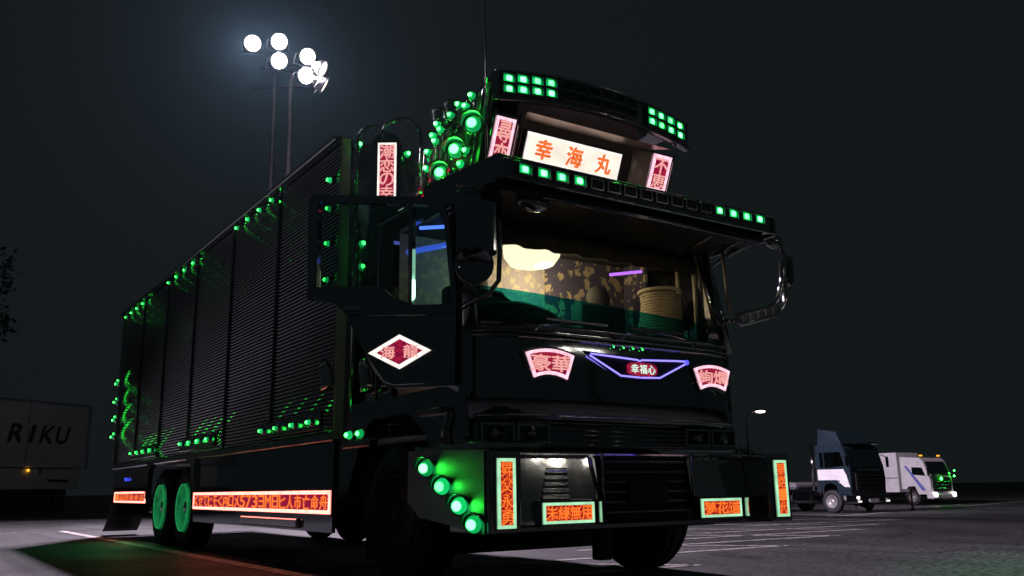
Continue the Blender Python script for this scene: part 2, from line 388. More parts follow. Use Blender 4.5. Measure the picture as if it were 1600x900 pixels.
# square visor lamp
S_BEZ = mk(MB().plate(rect(.112, .078), [rect(.094, .060)], .03, Matrix.Translation((0, 0, .03))).plate(rect(.094, .06), (), .004, Matrix.Translation((0, 0, .004))), 'square_bezel', 'dark_chrome')
S_LEN = mk(MB().box(-.040, .040, -.027, .027, .006, .024, .008), 'square_lens', 'green_lens')
S_CORE = mk(MB().box(-.022, .022, -.019, .019, .020, .030, .006), 'square_core', 'green_core')
S_UNL = mk(MB().box(-.044, .044, -.028, .028, .006, .026, .006), 'square_lens_dark', 'green_unlit')
def square(parent, T, lit=True):
    o = link('visor_lamp', S_BEZ, T, parent)
    if lit: link('lens', S_LEN, T, o); link('bulb', S_CORE, T, o)
    else: link('lens', S_UNL, T, o)
    return o

# wheel (axis along local x; outer side towards -x)
def tyre_mb(r=.5, w=.28, rr=.29):
    return [(rr, -w / 2 + .02), (rr + .05, -w / 2), (r - .07, -w / 2 - .008), (r - .02, -w / 2 + .02), (r, -w / 2 + .05), (r, -.06), (r - .012, -.055), (r - .012, -.045), (r, -.04), (r, .04), (r - .012, .045), (r - .012, .055), (r, .06), (r, w / 2 - .05), (r - .02, w / 2 - .02), (r - .07, w / 2 + .008), (rr + .05, w / 2), (rr, w / 2 - .02), (rr, -w / 2 + .02)]
def wheel(parent, c, r=.5, w=.28, out=-1, cover=None, rim='chrome', spokes=True):
    T = Matrix.Translation(c) @ Matrix.Rotation(R(90 * out), 4, 'Y')
    k = r / .5
    o = MB().lathe(tyre_mb(r, w, .29 * k), 40, T).build('wheel', 'rubber', parent)
    m = MB()
    m.lathe([(.29 * k, w / 2 - .03), (.285 * k, w / 2 - .01), (.27 * k, w / 2 - .02), (.24 * k, w / 2 - .09), (.16 * k, w / 2 - .11), (.13 * k, w / 2 - .06), (.10 * k, w / 2 - .03), (.05 * k, w / 2 - .01), (0, w / 2 - .01)], 28, T)
    for i in range(10):
        a = i * math.pi / 5; m.lathe([(.016 * k, 0), (.016 * k, .05), (.008 * k, .06), (0, .06)], 6, T @ Matrix.Translation((.165 * k * math.cos(a), .165 * k * math.sin(a), w / 2 - .11)))
    m.build('rim', rim, o)
    if cover:
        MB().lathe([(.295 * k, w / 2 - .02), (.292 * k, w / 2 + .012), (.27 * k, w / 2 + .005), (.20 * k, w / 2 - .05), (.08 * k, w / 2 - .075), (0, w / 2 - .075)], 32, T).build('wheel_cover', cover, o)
        MB().tube([T @ Vector((.283 * k * math.cos(2 * math.pi * i / 32), .283 * k * math.sin(2 * math.pi * i / 32), w / 2 + .022)) for i in range(32)], .007, 6, True).build('glow_ring', 'ring_green_glow', o)  # added glowing ring that edges the cover's painted green light
        fn = MB()
        for i in range(10):
            a = 2 * math.pi * i / 10; fn.box(.075 * k, .25 * k, -.006, .006, w / 2 - .075, w / 2 - .028, .002, T @ Matrix.Rotation(a, 4, 'Z'))
        fn.build('cover_fins', 'chrome', o)['kind'] = 'stuff'
        MB().lathe([(.055 * k, w / 2 - .076), (.05 * k, w / 2 - .03), (.03 * k, w / 2 - .015), (0, w / 2 - .012)], 16, T).build('hub_cap', 'chrome', o)
    return o

# ================================================================== ground
def sstep(a, b, x): t = max(0, min(1, (x - a) / (b - a))); return t * t * (3 - 2 * t)
def gz(x): return -.60 * sstep(11, 30, x)
xs = [-600, -60, -10, 0, 6, 11] + [11 + 19 * i / 14 for i in range(1, 15)] + [60, 200, 900]
ys = [-500, -60, 0, 20, 60, 300, 1500]
gm = MB(); gm.add([(x, y, gz(x)) for x in xs for y in ys], [[i * len(ys) + j, (i + 1) * len(ys) + j, (i + 1) * len(ys) + j + 1, i * len(ys) + j + 1] for i in range(len(xs) - 1) for j in range(len(ys) - 1)], None, True)
me = gm.mesh('ground'); me.materials.append(MT['asphalt']); g = link('ground', me, I4); g['kind'] = 'structure'
def gline(a, b, w=.10):
    a = Vector(a); b = Vector(b); n = max(1, int((b - a).length / 2)); d = (b - a).normalized(); s = Vector((-d.y, d.x)) * w / 2
    mb = MB(); vs = []; fs = []
    for i in range(n + 1):
        p = a.lerp(b, i / n)
        for q in (p + s, p - s): vs.append((q.x, q.y, gz(q.x) + .005))
    for i in range(n): fs.append([2 * i, 2 * i + 1, 2 * i + 3, 2 * i + 2])
    o = mb.add(vs, fs).build('road_line', 'road_paint'); o['kind'] = 'structure'
gline((-.33, 14.6), (-.04, -3), .15)
gline((-9, 20.5), (9, 23.0), .11)
for ax, ay in ((2.9, 1.03), (5.39, 2.13), (7.44, 2.98), (9.13, 3.72), (10.78, 4.52), (12.9, 5.6)):
    gline((ax, ay), (ax - 4.2, ay + .22), .10); gline((ax - .06, ay), (ax - 2.7, ay + 3.3), .10)
gline((35.5, 20.2), (80, 31.0), .22)
gline((24, 17.2), (35.5, 20.2), .22)

# ================================================================== floodlight mast behind the truck
def head(parent, p, aim, s=1.0, lens='flood_lens'):
    T = lampT(p, Vector(aim) - Vector(p), s)
    o = link('floodlight_head', FH_BODY, T, parent); link('lens', FH_LENS if lens == 'flood_lens' else FH_DIM, T, o); link('bracket', FH_BRK, T, o)
    return o
FH_BODY = mk(MB().lathe([(.0, -.34), (.10, -.34), (.12, -.26), (.20, -.14), (.27, .02), (.275, .04), (.25, .045), (.23, .02)], 20), 'floodlight_head', 'galv_steel')
FH_LENS = mk(MB().lathe([(.235, .022), (.18, .045), (.09, .058), (0, .062)], 18), 'flood_lens', 'flood_lens')
FH_DIM = mk(MB().lathe([(.235, .022), (.18, .045), (.09, .058), (0, .062)], 18), 'flood_lens_side', 'flood_edge')
FH_BRK = mk(MB().tube([(-.29, 0, -.02), (-.31, -.02, -.12), (-.31, -.30, -.14), (.31, -.30, -.14), (.31, -.02, -.12), (.29, 0, -.02)], .02, 6), 'flood_bracket', 'galv_steel')
def mast(loc, hd, label, h=12.9):
    t = thing('floodlight_mast', label, 'floodlight', loc, 'floodlight masts of the lorry park')
    x, y, z0 = loc; x += .2; y += .3
    for sx in (-.26, .24): MB().tube([(x + sx * .83, y - sx * .56, z0), (x + sx * .83, y - sx * .56, h + .4)], [.11, .075], 10).build('pole', 'mast_steel', t)
    zz = 2.0
    k = 1
    while zz < h - .3:
        MB().tube([(x - .22, y + .15, zz), (x + .20, y - .13, zz - .28 * k)], .028, 6).build('rung', 'mast_steel', t); zz += 1.35
    MB().box(x - 1.0, x + 1.05, y - .05, y + .05, h - .06, h + .02, .01, Matrix.Translation((x, y, 0)) @ Matrix.Rotation(R(-34), 4, 'Z') @ Matrix.Translation((-x, -y, 0))).build('crossbar', 'mast_steel', t)
    MB().box(x - .75, x + .75, y - .05, y + .05, h + .55, h + .63, .01, Matrix.Translation((x, y, 0)) @ Matrix.Rotation(R(-34), 4, 'Z') @ Matrix.Translation((-x, -y, 0))).build('crossbar', 'mast_steel', t)
    for p, a, k in hd: head(t, p, a, 1.0, k)
    return t
cp = Vector((-2.9, -4.8, 1))
HD = [((4.33, 19.78, 13.83), cp + Vector((-1, 0, 0)), 'flood_lens'), ((4.99, 19.34, 13.88), cp + Vector((5, 0, 0)), 'flood_lens'), ((5.01, 19.33, 13.25), cp + Vector((7, 4, 0)), 'flood_lens'),
      ((5.71, 18.86, 13.38), cp + Vector((11, 0, 0)), 'flood_lens'), ((5.69, 18.87, 12.75), cp + Vector((13, 3, 0)), 'flood_lens'),
      ((6.10, 18.62, 12.98), Vector((26, 4, 0)), 'flood_edge'), ((6.14, 18.58, 12.45), Vector((30, 12, 0)), 'flood_edge')]
mast_1 = mast((5.08, 19.3, 0), HD, 'tall twin-pole floodlight mast shining above the decorated truck box', 12.6)
def spot(p, aim, power, size, parent, col=(.95, .80, 1.0), blend=.8):
    l = bpy.data.lights.new('floodlight', 'SPOT'); l.energy = power; l.color = col; l.spot_size = R(size); l.spot_blend = blend; l.shadow_soft_size = .22
    d = (Vector(aim) - Vector(p)).normalized(); p = Vector(p) + d * .32
    o = bpy.data.objects.new('floodlight', l); COL.objects.link(o); o.parent = parent
    W = Matrix.Translation(p) @ d.to_track_quat('-Z', 'Y').to_matrix().to_4x4(); o.matrix_local = WM[parent].inverted() @ W
spot(HD[0][0], (-6, 10, 0), 8500, 110, mast_1)
spot(HD[1][0], (.5, 9, 0), 8500, 100, mast_1)
spot(HD[3][0], (5, 10, 0), 7000, 85, mast_1)
spot(HD[5][0], (30, 17.5, 1.0), 15000, 60, mast_1)
spot(HD[6][0], (44, 23, 1.0), 32000, 40, mast_1)
# a second mast of the same kind ahead of the truck: seen only mirrored in its bumper
bx, by = 27.2, -32.8
q2 = [((bx + u * .83, by + u * .56, 13.2 + v), (0, -3, 2), 'flood_lens') for u, v in ((-1.6, .2), (-.7, .6), (-.7, -.2), (.5, .4), (1.3, .2), (1.3, -.5))]
mast((bx, by, 0), q2, 'twin-pole floodlight mast ahead of the truck, mirrored in its bumper', 12.9)

# ================================================================== street lamp far right
def street_lamp():
    z0 = gz(51); t = thing('street_lamp', 'slim street lamp with glowing head far right of the decorated truck', 'street lamp', (51.6, 43.6, z0))
    MB().tube([(51.6, 43.6, z0), (51.6, 43.6, 5.6), (51.75, 43.5, 6.1), (52.3, 43.05, 6.4)], [.10, .06, .05, .045], 8).build('pole', 'galv_steel', t)
    T = Matrix.Translation((52.5, 42.9, 6.38)) @ Matrix.Rotation(R(-40), 4, 'Z')
    o = MB().box(-.45, .45, -.17, .17, -.06, .10, .05, T).build('lamp_head', 'galv_steel', t)
    MB().ball((0, 0, -.09), .3, 12, 8, T, (1.3, .6, .42)).build('lens', 'street_lens', o)
street_lamp()

# ================================================================== parked vehicles on the right
def tractor():
    X, Y, Z = 31.0, 19.7, gz(31)
    T = Matrix.Translation((X, Y, Z))
    t = thing('tractor_unit', 'blue and white tractor unit parked right of the decorated truck', 'truck', (X + 1.2, Y + 2.5, Z))
    # cab: profile in (y,z), extruded over x
    pr = [(.05, .75), (.0, 1.5), (.05, 2.0), (.28, 2.78), (.45, 2.95), (1.75, 2.95), (1.75, .95), (1.45, .95), (1.40, 1.2), (1.1, 1.32), (.8, 1.2), (.6, .75)]
    F = Matrix(((0, 0, 1, 0), (1, 0, 0, 0), (0, 1, 0, 0), (0, 0, 0, 1)))
    cab = MB(T).plate(pr, (), 2.45, F @ Matrix.Translation((0, 0, 2.45))).build('cab', 'blue_paint', t)
    MB(T).plate([(1.70, 1.88), (.36, 1.88), (.22, 1.62), (.08, 1.10), (.35, 1.12), (.75, 1.42), (1.70, 1.42)], (), .012, F @ Matrix.Translation((0, 0, -.003))).build('white_band', 'white_paint', cab)
    MB(T).plate([(1.30, 2.62), (.46, 2.62), (.30, 2.02), (1.30, 1.95)], (), .012, F @ Matrix.Translation((0, 0, -.003))).build('side_window', 'gloss_black', cab)
    MB(T).box(-.014, -.002, 1.36, 1.54, 1.97, 2.62, 0).build('side_window', 'gloss_black', cab)
    MB(T).add([(.12, -.01, 1.98), (2.33, -.01, 1.98), (2.25, .23, 2.72), (.2, .23, 2.72)], [[0, 1, 2, 3]], None).add([(.12, .01, 1.98), (2.33, .01, 1.98), (2.25, .25, 2.72), (.2, .25, 2.72)], [[3, 2, 1, 0]]).build('windshield', 'gloss_black', cab)
    MB(T).box(.3, 2.15, -.03, .02, .95, 1.75, .02).build('grille', 'matt_black', cab)
    for k in range(4): MB(T).box(.45, 2.0, -.05, -.032, 1.08 + k * .17, 1.12 + k * .17, .005).build('grille_bar', 'chrome', cab)
    MB(T).box(-.03, 2.48, -.16, .35, .42, .82, .06).build('bumper', 'chrome', t)
    for x in (.06, 2.0):
        h = MB(T).box(x, x + .38, -.18, -.15, .58, .76, .02).build('headlight', 'chrome', t)
    MB(T).ball((.12, -.17, .66), .07, 8, 6).build('headlight_bulb', 'head_lit', t)
    MB(T).add([(.15, .45, 2.95), (2.3, .45, 2.95), (2.3, 1.7, 2.95), (.15, 1.7, 2.95), (.35, .85, 3.52), (2.1, .85, 3.52), (2.2, 1.7, 3.68), (.25, 1.7, 3.68)], [[0, 1, 5, 4], [4, 5, 6, 7], [0, 4, 7, 3], [1, 2, 6, 5], [3, 7, 6, 2], [0, 3, 2, 1]]).build('roof_deflector', 'blue_paint', t)
    MB(T).box(.12, 2.33, .05, .46, 2.97, 3.05, .02).build('sun_visor', 'dark_chrome', t)
    for x in (-.22, 2.67):
        m = MB(T).box(x - .09, x + .09, -.05, .02, 1.95, 2.42, .03).build('mirror', 'gloss_black', t)
        MB(T).tube([(x, .0, 2.4), (x * .6 + .5 if x < 0 else x - .2, .15, 2.5)], .02, 6).build('mirror_arm', 'frame_black', m)
    MB(T).box(.75, 1.7, 1.8, 6.0, .75, 1.0, .02).build('chassis', 'frame_black', t)
    for y in (1.1, 4.3):
        for x, o in ((.14, -1), (2.3, 1)): wheel(t, Vector((X + x, Y + y, Z + .5)), .5, .28, o, None, 'wheel_grey')
    vs = [(4.3 + .68 * math.cos(a), .5 + .68 * math.sin(a)) for a in [math.pi * i / 10 for i in range(11)]]
    for x in (-.02, 1.9):
        MB(T).plate(vs + [(4.3 + .64 * math.cos(a), .5 + .64 * math.sin(a)) for a in [math.pi * (10 - i) / 10 for i in range(11)]], (), .5, F @ Matrix.Translation((0, 0, x + .5))).build('rear_fender', 'galv_steel', t)
    MB(T).box(.05, .62, 2.2, 3.3, .45, 1.0, .08).build('fuel_tank', 'chrome', t)
    for z in (.5, .78): MB(T).box(0, .3, .35, .62, z, z + .05, .01).build('step', 'chrome', t)
    MB(T).tube([(.1, 2.05, .95), (.1, 2.05, 3.05)], .055, 8).build('exhaust_stack', 'chrome', t)
    MB(T).box(.2, 2.25, 1.78, 1.95, .95, 2.4, .02).build('rear_rack', 'frame_black', t)
    MB(T).box(.2, 2.1, 3.2, 5.2, 1.02, 1.35, .12).build('coupling_cover', 'galv_steel', t)
    MB(T).ball((-.02, .30, 1.42), .03, 6, 5).build('side_marker', 'head_lit', t)
    for x in (.5, .9, 1.3, 1.7): MB(T).box(x, x + .16, .03, .06, 2.99, 3.03, .005).build('roof_lamp', 'chrome', t)
    MB(T).tube([(-.004, 1.33, 1.0), (-.004, 1.33, 2.65)], .008, 4).build('door_gap', 'matt_black', cab); MB(T).tube([(-.004, .34, 1.35), (-.004, .36, 1.9)], .008, 4).build('door_gap', 'matt_black', cab)
    MB(T).box(.45, 2.0, -.06, -.03, 1.80, 1.90, .01).build('name_bar', 'chrome', cab); MB(T).box(.9, 1.55, -.185, -.165, .48, .60, .005).build('number_plate', 'white_paint', t)
    for x in (.1, 2.1): MB(T).box(x, x + .25, -.185, -.165, .46, .54, .01).build('bumper_glint', 'white_lit', t)  # glowing plates paint bright reflections on the bumper
    MB(T).box(.0, .04, 1.75, 3.2, .40, .44, .005).build('side_rail', 'chrome', t)
    for y in (.55, 1.15): MB(T).box(-.05, -.012, y, y + .16, 1.36, 1.40, .01).build('door_handle', 'chrome', cab)
tractor()
def white_truck():
    X, Y, Z = 45.0, 24.7, gz(45)
    T = Matrix.Translation((X, Y, Z)); F = Matrix(((0, 0, 1, 0), (1, 0, 0, 0), (0, 1, 0, 0), (0, 0, 0, 1)))
    t = thing('box_truck', 'white box truck with blue diagonal stripe parked furthest right', 'truck', (X + 1.1, Y + 3.5, Z))
    cab = MB(T).plate([(.0, .6), (-.02, 1.3), (.08, 1.75), (.34, 2.45), (.5, 2.62), (1.75, 2.72), (1.75, .9), (1.5, .9), (1.35, 1.05), (.95, 1.05), (.75, .6)], (), 2.2, F @ Matrix.Translation((0, 0, 2.2))).build('cab', 'white_paint', t)
    MB(T).plate([(1.05, 2.12), (.42, 2.08), (.24, 1.62), (1.05, 1.70)], (), .012, F @ Matrix.Translation((0, 0, -.003))).build('side_window', 'gloss_black', cab)
    MB(T).plate([(1.50, 2.2), (1.36, 2.2), (.28, .82), (.52, .80)], (), .012, F @ Matrix.Translation((0, 0, -.005))).build('stripe', 'stripe_blue', cab)
    MB(T).add([(.1, -.005, 1.70), (2.1, -.005, 1.70), (2.02, .31, 2.42), (.18, .31, 2.42)], [[0, 1, 2, 3]]).add([(.1, .015, 1.70), (2.1, .015, 1.70), (2.02, .33, 2.42), (.18, .33, 2.42)], [[3, 2, 1, 0]]).build('windshield', 'gloss_black', cab)
    MB(T).box(.2, 2.0, -.05, .0, .75, 1.55, .02).build('grille', 'matt_black', cab)
    for k in range(3): MB(T).box(.4, 1.8, -.07, -.052, .9 + k * .18, .94 + k * .18, .005).build('grille_bar', 'chrome', cab)
    MB(T).box(-.03, 2.23, -.15, .3, .35, .62, .05).build('bumper', 'white_paint', t)
    for x in (.02, 1.86):
        MB(T).box(x - .02, x + .36, -.19, -.1, .44, .70, .05).build('headlight', 'head_lit', t)
    MB(T).lathe([(.09, 0), (.08, .04), (0, .06)], 10, lampT((1.0, -.07, 1.45), (0, -1, 0))).build('front_lamp', 'green_core', t)
    for x in (2.3, 2.36): MB(T).ball((x, -.1, 1.6 + (x - 2.3) * 5), .05, 6, 5).build('side_lamp', 'green_core', t)
    for x in (.15, 1.9): MB(T).box(x, x + .2, .5, .62, 2.72, 2.80, .02).build('roof_marker', 'amber_lit', t)
    bx_ = MB(T).box(0, 2.2, 1.95, 7.6, .72, 2.98, .02).build('cargo_box', 'white_paint', t)
    MB(T).box(-.012, -.002, 1.97, 7.58, 1.50, 1.56, 0).build('box_rail', 'galv_steel', bx_)
    for y in (3.2, 4.6, 6.0): MB(T).box(-.012, -.002, y, y + .04, .74, 2.96, 0).build('box_seam', 'galv_steel', bx_)
    MB(T).box(.7, 1.5, .5, 7.5, .5, .72, .02).build('chassis', 'frame_black', t)
    for y in (1.15, 5.6):
        for x, o in ((.14, -1), (2.06, 1)): wheel(t, Vector((X + x, Y + y, Z + .43)), .43, .24, o, None, 'wheel_grey')
    m = MB(T).box(-.30, -.12, -.1, -.03, 1.6, 2.1, .03).build('mirror', 'gloss_black', t)
    MB(T).tube([(-.2, -.05, 2.05), (.1, .12, 2.15)], .02, 6).build('mirror_arm', 'frame_black', m)
white_truck()
tb = tag(MB().tube([(37.6, 21.2, gz(38)), (37.6, 21.2, gz(38) + .06), (37.6, 21.2, gz(38) + .061), (37.6, 21.2, gz(38) + .95)], [.14, .14, .045, .045], 10).build('delineator_post', 'orange_plastic'), 'thin orange delineator post in front of the white box truck', 'post')

# ================================================================== parked trailer at the left
def trailer():
    o = Vector((2.62, 31.9, 0)); ax = Vector((.837, .547, 0)); nr = Vector((.547, -.837, 0))
    T = Matrix(((ax.x, -nr.x, 0, o.x), (ax.y, -nr.y, 0, o.y), (0, 0, 1, 0), (0, 0, 0, 1)))
    t = thing('box_trailer', 'pale box trailer with bold black lettering parked at far left', 'trailer', (o.x - 4, o.y - 1.5, 0))
    b = MB(T).box(-10, 0, 0, 2.45, 1.62, 3.86, .03).build('cargo_box', 'trailer_white', t)
    MB(T).box(-10.02, .02, -.03, 2.48, 3.86, 3.93, .01).build('roof_rail', 'galv_steel', b)
    for x in (-2.6, -5.2, -7.8): MB(T).box(x, x + .03, -.012, -.002, 1.64, 3.84, 0).build('panel_seam', 'galv_steel', b)
    MB(T).box(-.10, .02, -.03, 0, 1.6, 3.86, .005).build('corner_post', 'galv_steel', b)
    sk = MB(T).box(-10, -.25, .02, .06, .88, 1.58, .01).build('side_skirt', 'trailer_white', t)
    for i, c in enumerate('RIKU'):
        l = MB(T); Tt = Matrix(((1, 0, 0, -3.03 + i * .62), (0, 0, -1, -.004), (0, 1, 0, 2.78), (0, 0, 0, 1)))
        text_into(l, c, Tt, .50 if c != 'I' else .17, .60, .004, 0, .22, .06 if c != 'I' else .015); l.build('letter', 'letter_black', b)
    MB(T).box(-1.6, -.75, -.004, .012, 1.12, 1.22, 0).build('skirt_plate', 'letter_black', sk)
    MB(T).ball((-2.45, -.03, 1.52), .05, 8, 6).build('side_marker', 'amber_lit', sk)
    MB(T).box(-1.98, -1.90, -.01, .01, 1.40, 1.62, .01).build('latch', 'matt_black', sk)
    MB(T).box(-9.5, -.3, .9, 1.6, .85, 1.6, .02).build('chassis', 'frame_black', t)
    MB(T).box(-10, -.5, .35, .40, .10, .86, .01).build('under_dark_sheet', 'matt_black', t); MB(T).box(-9.9, -.4, 1.7, 2.3, .06, .86, .02).build('under_block', 'matt_black', t)  # black sheet and block added to darken the space under the trailer
    for x in (-6.6, -7.9):
        for y, rot in ((.2, 0),): 
            wm = MB(T).lathe(tyre_mb(.5, .28, .29), 32, Matrix.Translation((x, y, .5)) @ Matrix.Rotation(R(90), 4, 'X')).build('wheel', 'rubber', t)
            MB(T).lathe([(.28, .12), (.22, .05), (.10, .10), (0, .11)], 20, Matrix.Translation((x, y, .5)) @ Matrix.Rotation(R(90), 4, 'X')).build('rim', 'wheel_grey', wm)
    for x in (-1.0, -1.3): MB(T).box(x, x + .1, .3, .4, .02, .88, .01).build('landing_leg', 'frame_black', t)
trailer()

# ================================================================== trees
def tree(name, base, h, spread, nleaf, lm, label, seed, leaf=.16, bare=.4):
    rnd = random.Random(seed); t = thing(name, label, 'tree', base); b = Vector(base)
    tr = MB(); tips = []
    def limb(p, d, L, r, lv):
        pts = [p]; q = p.copy(); dd = d.copy(); n = 5
        for i in range(n):
            dd = (dd + Vector((rnd.uniform(-.22, .22), rnd.uniform(-.22, .22), rnd.uniform(-.05, .18)))).normalized(); q = q + dd * L / n; pts.append(q.copy())
        tr.tube(pts, [r * (1 - .7 * i / n) for i in range(n + 1)], 6 if lv < 2 else 4)
        if lv >= 2: tips.extend(pts[1:])
        if lv < 3:
            for i in range(4 if lv else 7):
                s = rnd.uniform(.35, 1.0); k = min(n, int(s * n) + 1); a = rnd.uniform(0, 6.283); e = rnd.uniform(.35, 1.0)
                nd = (dd * .45 + Vector((math.cos(a) * e, math.sin(a) * e, rnd.uniform(.05, .6)))).normalized()
                limb(pts[k], nd, L * rnd.uniform(.42, .62) * (spread if lv == 0 else 1), r * .42, lv + 1)
    limb(b, Vector((0, 0, 1)), h * .62, h * .022, 0)
    tr.build('trunk', 'bark', t)
    cr = MB()
    for i in range(nleaf):
        p = rnd.choice(tips) + Vector((rnd.gauss(0, .3), rnd.gauss(0, .3), rnd.gauss(0, .25)))
        a = Vector((rnd.gauss(0, 1), rnd.gauss(0, 1), rnd.gauss(0, .6))).normalized(); c = a.cross(Vector((rnd.gauss(0, 1), rnd.gauss(0, 1), 1))).normalized(); s = leaf * rnd.uniform(.6, 1.5)
        cr.add([p - a * s, p + c * s * .45, p + a * s, p - c * s * .45], [[0, 1, 2, 3]])
    cr.build('crown', lm, t)
tree('roadside_tree', (-1.6, 44.0, 0), 13.0, .95, 5200, 'leaf_dark', 'dim sparse tree rising behind the pale trailer', 3)
tree('roadside_tree', (-7.5, 49.0, 0), 12.0, .9, 3500, 'leaf_dark', 'dark tree at the left edge above the pale trailer', 11)
tree('small_tree', (47.5, 40.5, gz(47)), 3.6, .9, 1500, 'leaf_olive', 'small olive tree showing past the right end of the bumper', 5, .10)

# ================================================================== the decorated truck (front faces -y, image-left side is x = 0)
TK = thing('decorated_truck', 'black chrome decorated cargo truck covered in green lamps and lit signs', 'truck', (1.245, 5.5, 0))
FY = Matrix(((0, 0, 1, 0), (1, 0, 0, 0), (0, 1, 0, 0), (0, 0, 0, 1)))      # plate (y,z) -> extruded along -x
def side_plate(name, m, outline, holes, x, t, parent=TK): return MB().plate(outline, holes, t, FY @ Matrix.Translation((0, 0, x + t))).build(name, m, parent)
def fT(x, y, z): return frame((x, y, z), (1, 0, 0), (0, 0, 1))
def sT(x, y, z): return frame((x, y, z), (0, -1, 0), (0, 0, 1))

# ---------------- cargo box
bxm = MB().box(.03, 2.49, 2.26, 11.78, 1.14, 3.755, .01)
BOX = bxm.build('cargo_box', 'dark_chrome', TK)
zs = []; z = 1.16; pitch = .036
rib = MB(); vs = []; fs = []; n = 0
prof = [(k / 9, -.011 * math.sin(math.pi * k / 8)) for k in range(9)]
while z < 3.69:
    for a, d in prof: vs.append((z + a * pitch, d))
    z += pitch
m_ = len(vs)
yy = [2.30 + (11.74 - 2.30) * i / 12 for i in range(13)]
pv = [(.012 + d, y, zz) for y in yy for zz, d in vs]
pf = [[i * m_ + k, i * m_ + k + 1, (i + 1) * m_ + k + 1, (i + 1) * m_ + k] for i in range(12) for k in range(m_ - 1)]
rib.add(pv, pf, None, True).build('ribbed_panel', 'steel_rib', BOX)
for k in range(1, 6):
    y = 2.26 + 9.52 * k / 6; pj = MB().box(-.006, .02, y - .03, y + .03, 1.16, 3.72, .004).build('panel_joint', 'steel_rib', BOX)
MB().box(-.075, .06, 2.24, 11.80, 3.725, 3.775, .012).build('roof_rail', 'chrome', BOX)
MB().box(-.015, .06, 2.24, 11.80, 1.08, 1.155, .01).build('lower_rail', 'dark_chrome', BOX)
MB().box(-.02, .06, 11.70, 11.82, 1.10, 3.73, .012).build('corner_post', 'chrome', BOX)
MB().box(-.01, .075, 2.225, 2.262, 1.10, 3.755, .008).build('corner_post', 'cream_post', BOX)
MB().box(2.43, 2.51, 2.225, 2.30, 1.10, 3.72, .01).build('corner_post', 'chrome', BOX)
for x in (.50, .92, 1.34, 1.76, 2.18): MB().box(x, x + .03, 2.235, 2.262, 1.15, 3.68, .006).build('front_seam', 'chrome', BOX)
for x in (.19, .305):
    MB().tube([(x, 2.235, 2.3), (x, 2.235, 3.0)], .012, 6).build('lamp_conduit', 'chrome', BOX)
# lamps: roof groups, lower groups, rear column, front edge column
for ys in ((4.0, 4.4, 4.8, 5.2), (7.1, 7.55, 8.0, 8.45), (10.15, 10.6, 11.05, 11.5)):
    for y in ys:
        marker(TK, (-.008, y, 3.665), (-1, 0, -.1), .95)
for ys in ((2.71, 3.12, 3.55, 3.98), (5.9, 6.3, 6.7, 7.12), (8.84, 9.3, 9.72, 10.15)):
    for y in ys: marker(TK, (-.017, y, 1.262 if y < 5 else 1.285), (-1, 0, 0), 1.0)
    o = MB().box(-.017, .0, ys[0] - .18, ys[-1] + .18, 1.19, 1.34, .006).build('lamp_strip', 'dark_chrome', BOX)
for z in (2.53, 2.215, 1.91, 1.625):
    marker(TK, (-.022, 11.76, z), (-1, 0, 0), 1.2); marker(TK, (-.022, 11.66, z + .05), (-1, 0, 0), .9)
for z in (3.41, 3.14, 2.816, 2.487): marker(TK, (.0, 2.44, z), (-1, 0, 0), 1.05)
for x, z in ((.137, 3.70), (.619, 3.71), (.856, 3.71), (1.6, 3.67), (1.9, 3.67), (2.35, 3.66), (.301, 2.858), (.191, 2.789), (.305, 2.641), (.19, 2.58), (.31, 2.42)):
    marker(TK, (x, 2.225, z), (0, -1, 0), 1.2)

# ---------------- skirts, signs, rear wheels, chassis
side_plate('side_skirt', 'gloss_black', [(2.28, .34), (6.55, .34), (6.70, .60), (6.62, 1.07), (2.28, 1.07)], (), .02, .03)
side_plate('side_skirt', 'gloss_black', [(9.02, .60), (9.10, .36), (11.72, .36), (11.72, 1.07), (9.10, 1.07)], (), .02, .03)
side_plate('wheel_arch', 'dark_chrome', [(6.46, .60), (6.60, .60), (6.66, 1.00), (6.90, 1.10), (8.76, 1.10), (8.98, 1.0), (9.04, .60), (9.18, .60), (9.12, 1.13), (6.52, 1.13)], (), -.02, .07)
T = sT(-.008, (2.26 + 6.46) / 2, .585)
sign(TK, T, rect(4.20, .19), .030, 'くせてヒモく内口メ573ヨM日ヒ人市亡命舟', 'ivory_lit', 'crimson_lit', 'orange_char', cw=.82, ch=.92, label='long orange lit sign on the side skirt')
T = sT(-.008, (9.10 + 11.38) / 2, .625)
sign(TK, T, rect(2.28, .165), .028, '一品四海命店', 'ivory_lit', 'crimson_lit', 'orange_char', cw=.8, ch=.85, fat=.004, label='short orange lit sign behind the rear wheels')
for y in (7.05, 8.28):
    wheel(TK, Vector((.16, y, .5)), .5, .28, -1, 'wheel_green_glow'); wheel(TK, Vector((2.33, y, .5)), .5, .28, 1)
    MB().tube([(.3, y, .5), (2.2, y, .5)], .09, 10).build('axle', 'frame_black', TK)
wheel(TK, Vector((.16, 1.14, .5)), .5, .29, -1, None, 'frame_black'); wheel(TK, Vector((2.33, 1.14, .5)), .5, .29, 1)
MB().tube([(.3, 1.14, .48), (2.2, 1.14, .48)], .07, 10).build('axle', 'frame_black', TK)
for x in (.78, 1.60): MB().box(x, x + .09, .2, 11.6, .84, 1.09, .01).build('chassis_rail', 'frame_black', TK)
MB().lathe([(.0, 0), (.27, 0), (.30, .03), (.30, 1.17), (.27, 1.2), (0, 1.2)], 24, Matrix.Translation((.42, 2.75, .72)) @ Matrix.Rotation(R(-90), 4, 'X')).build('fuel_tank', 'dark_chrome', TK)
MB().box(1.8, 2.4, 2.6, 3.6, .45, 1.0, .05).build('battery_box', 'frame_black', TK)
MB().box(.08, 2.4, 1.72, 1.76, .16, .95, .008).build('mud_guard', 'rubber', TK)
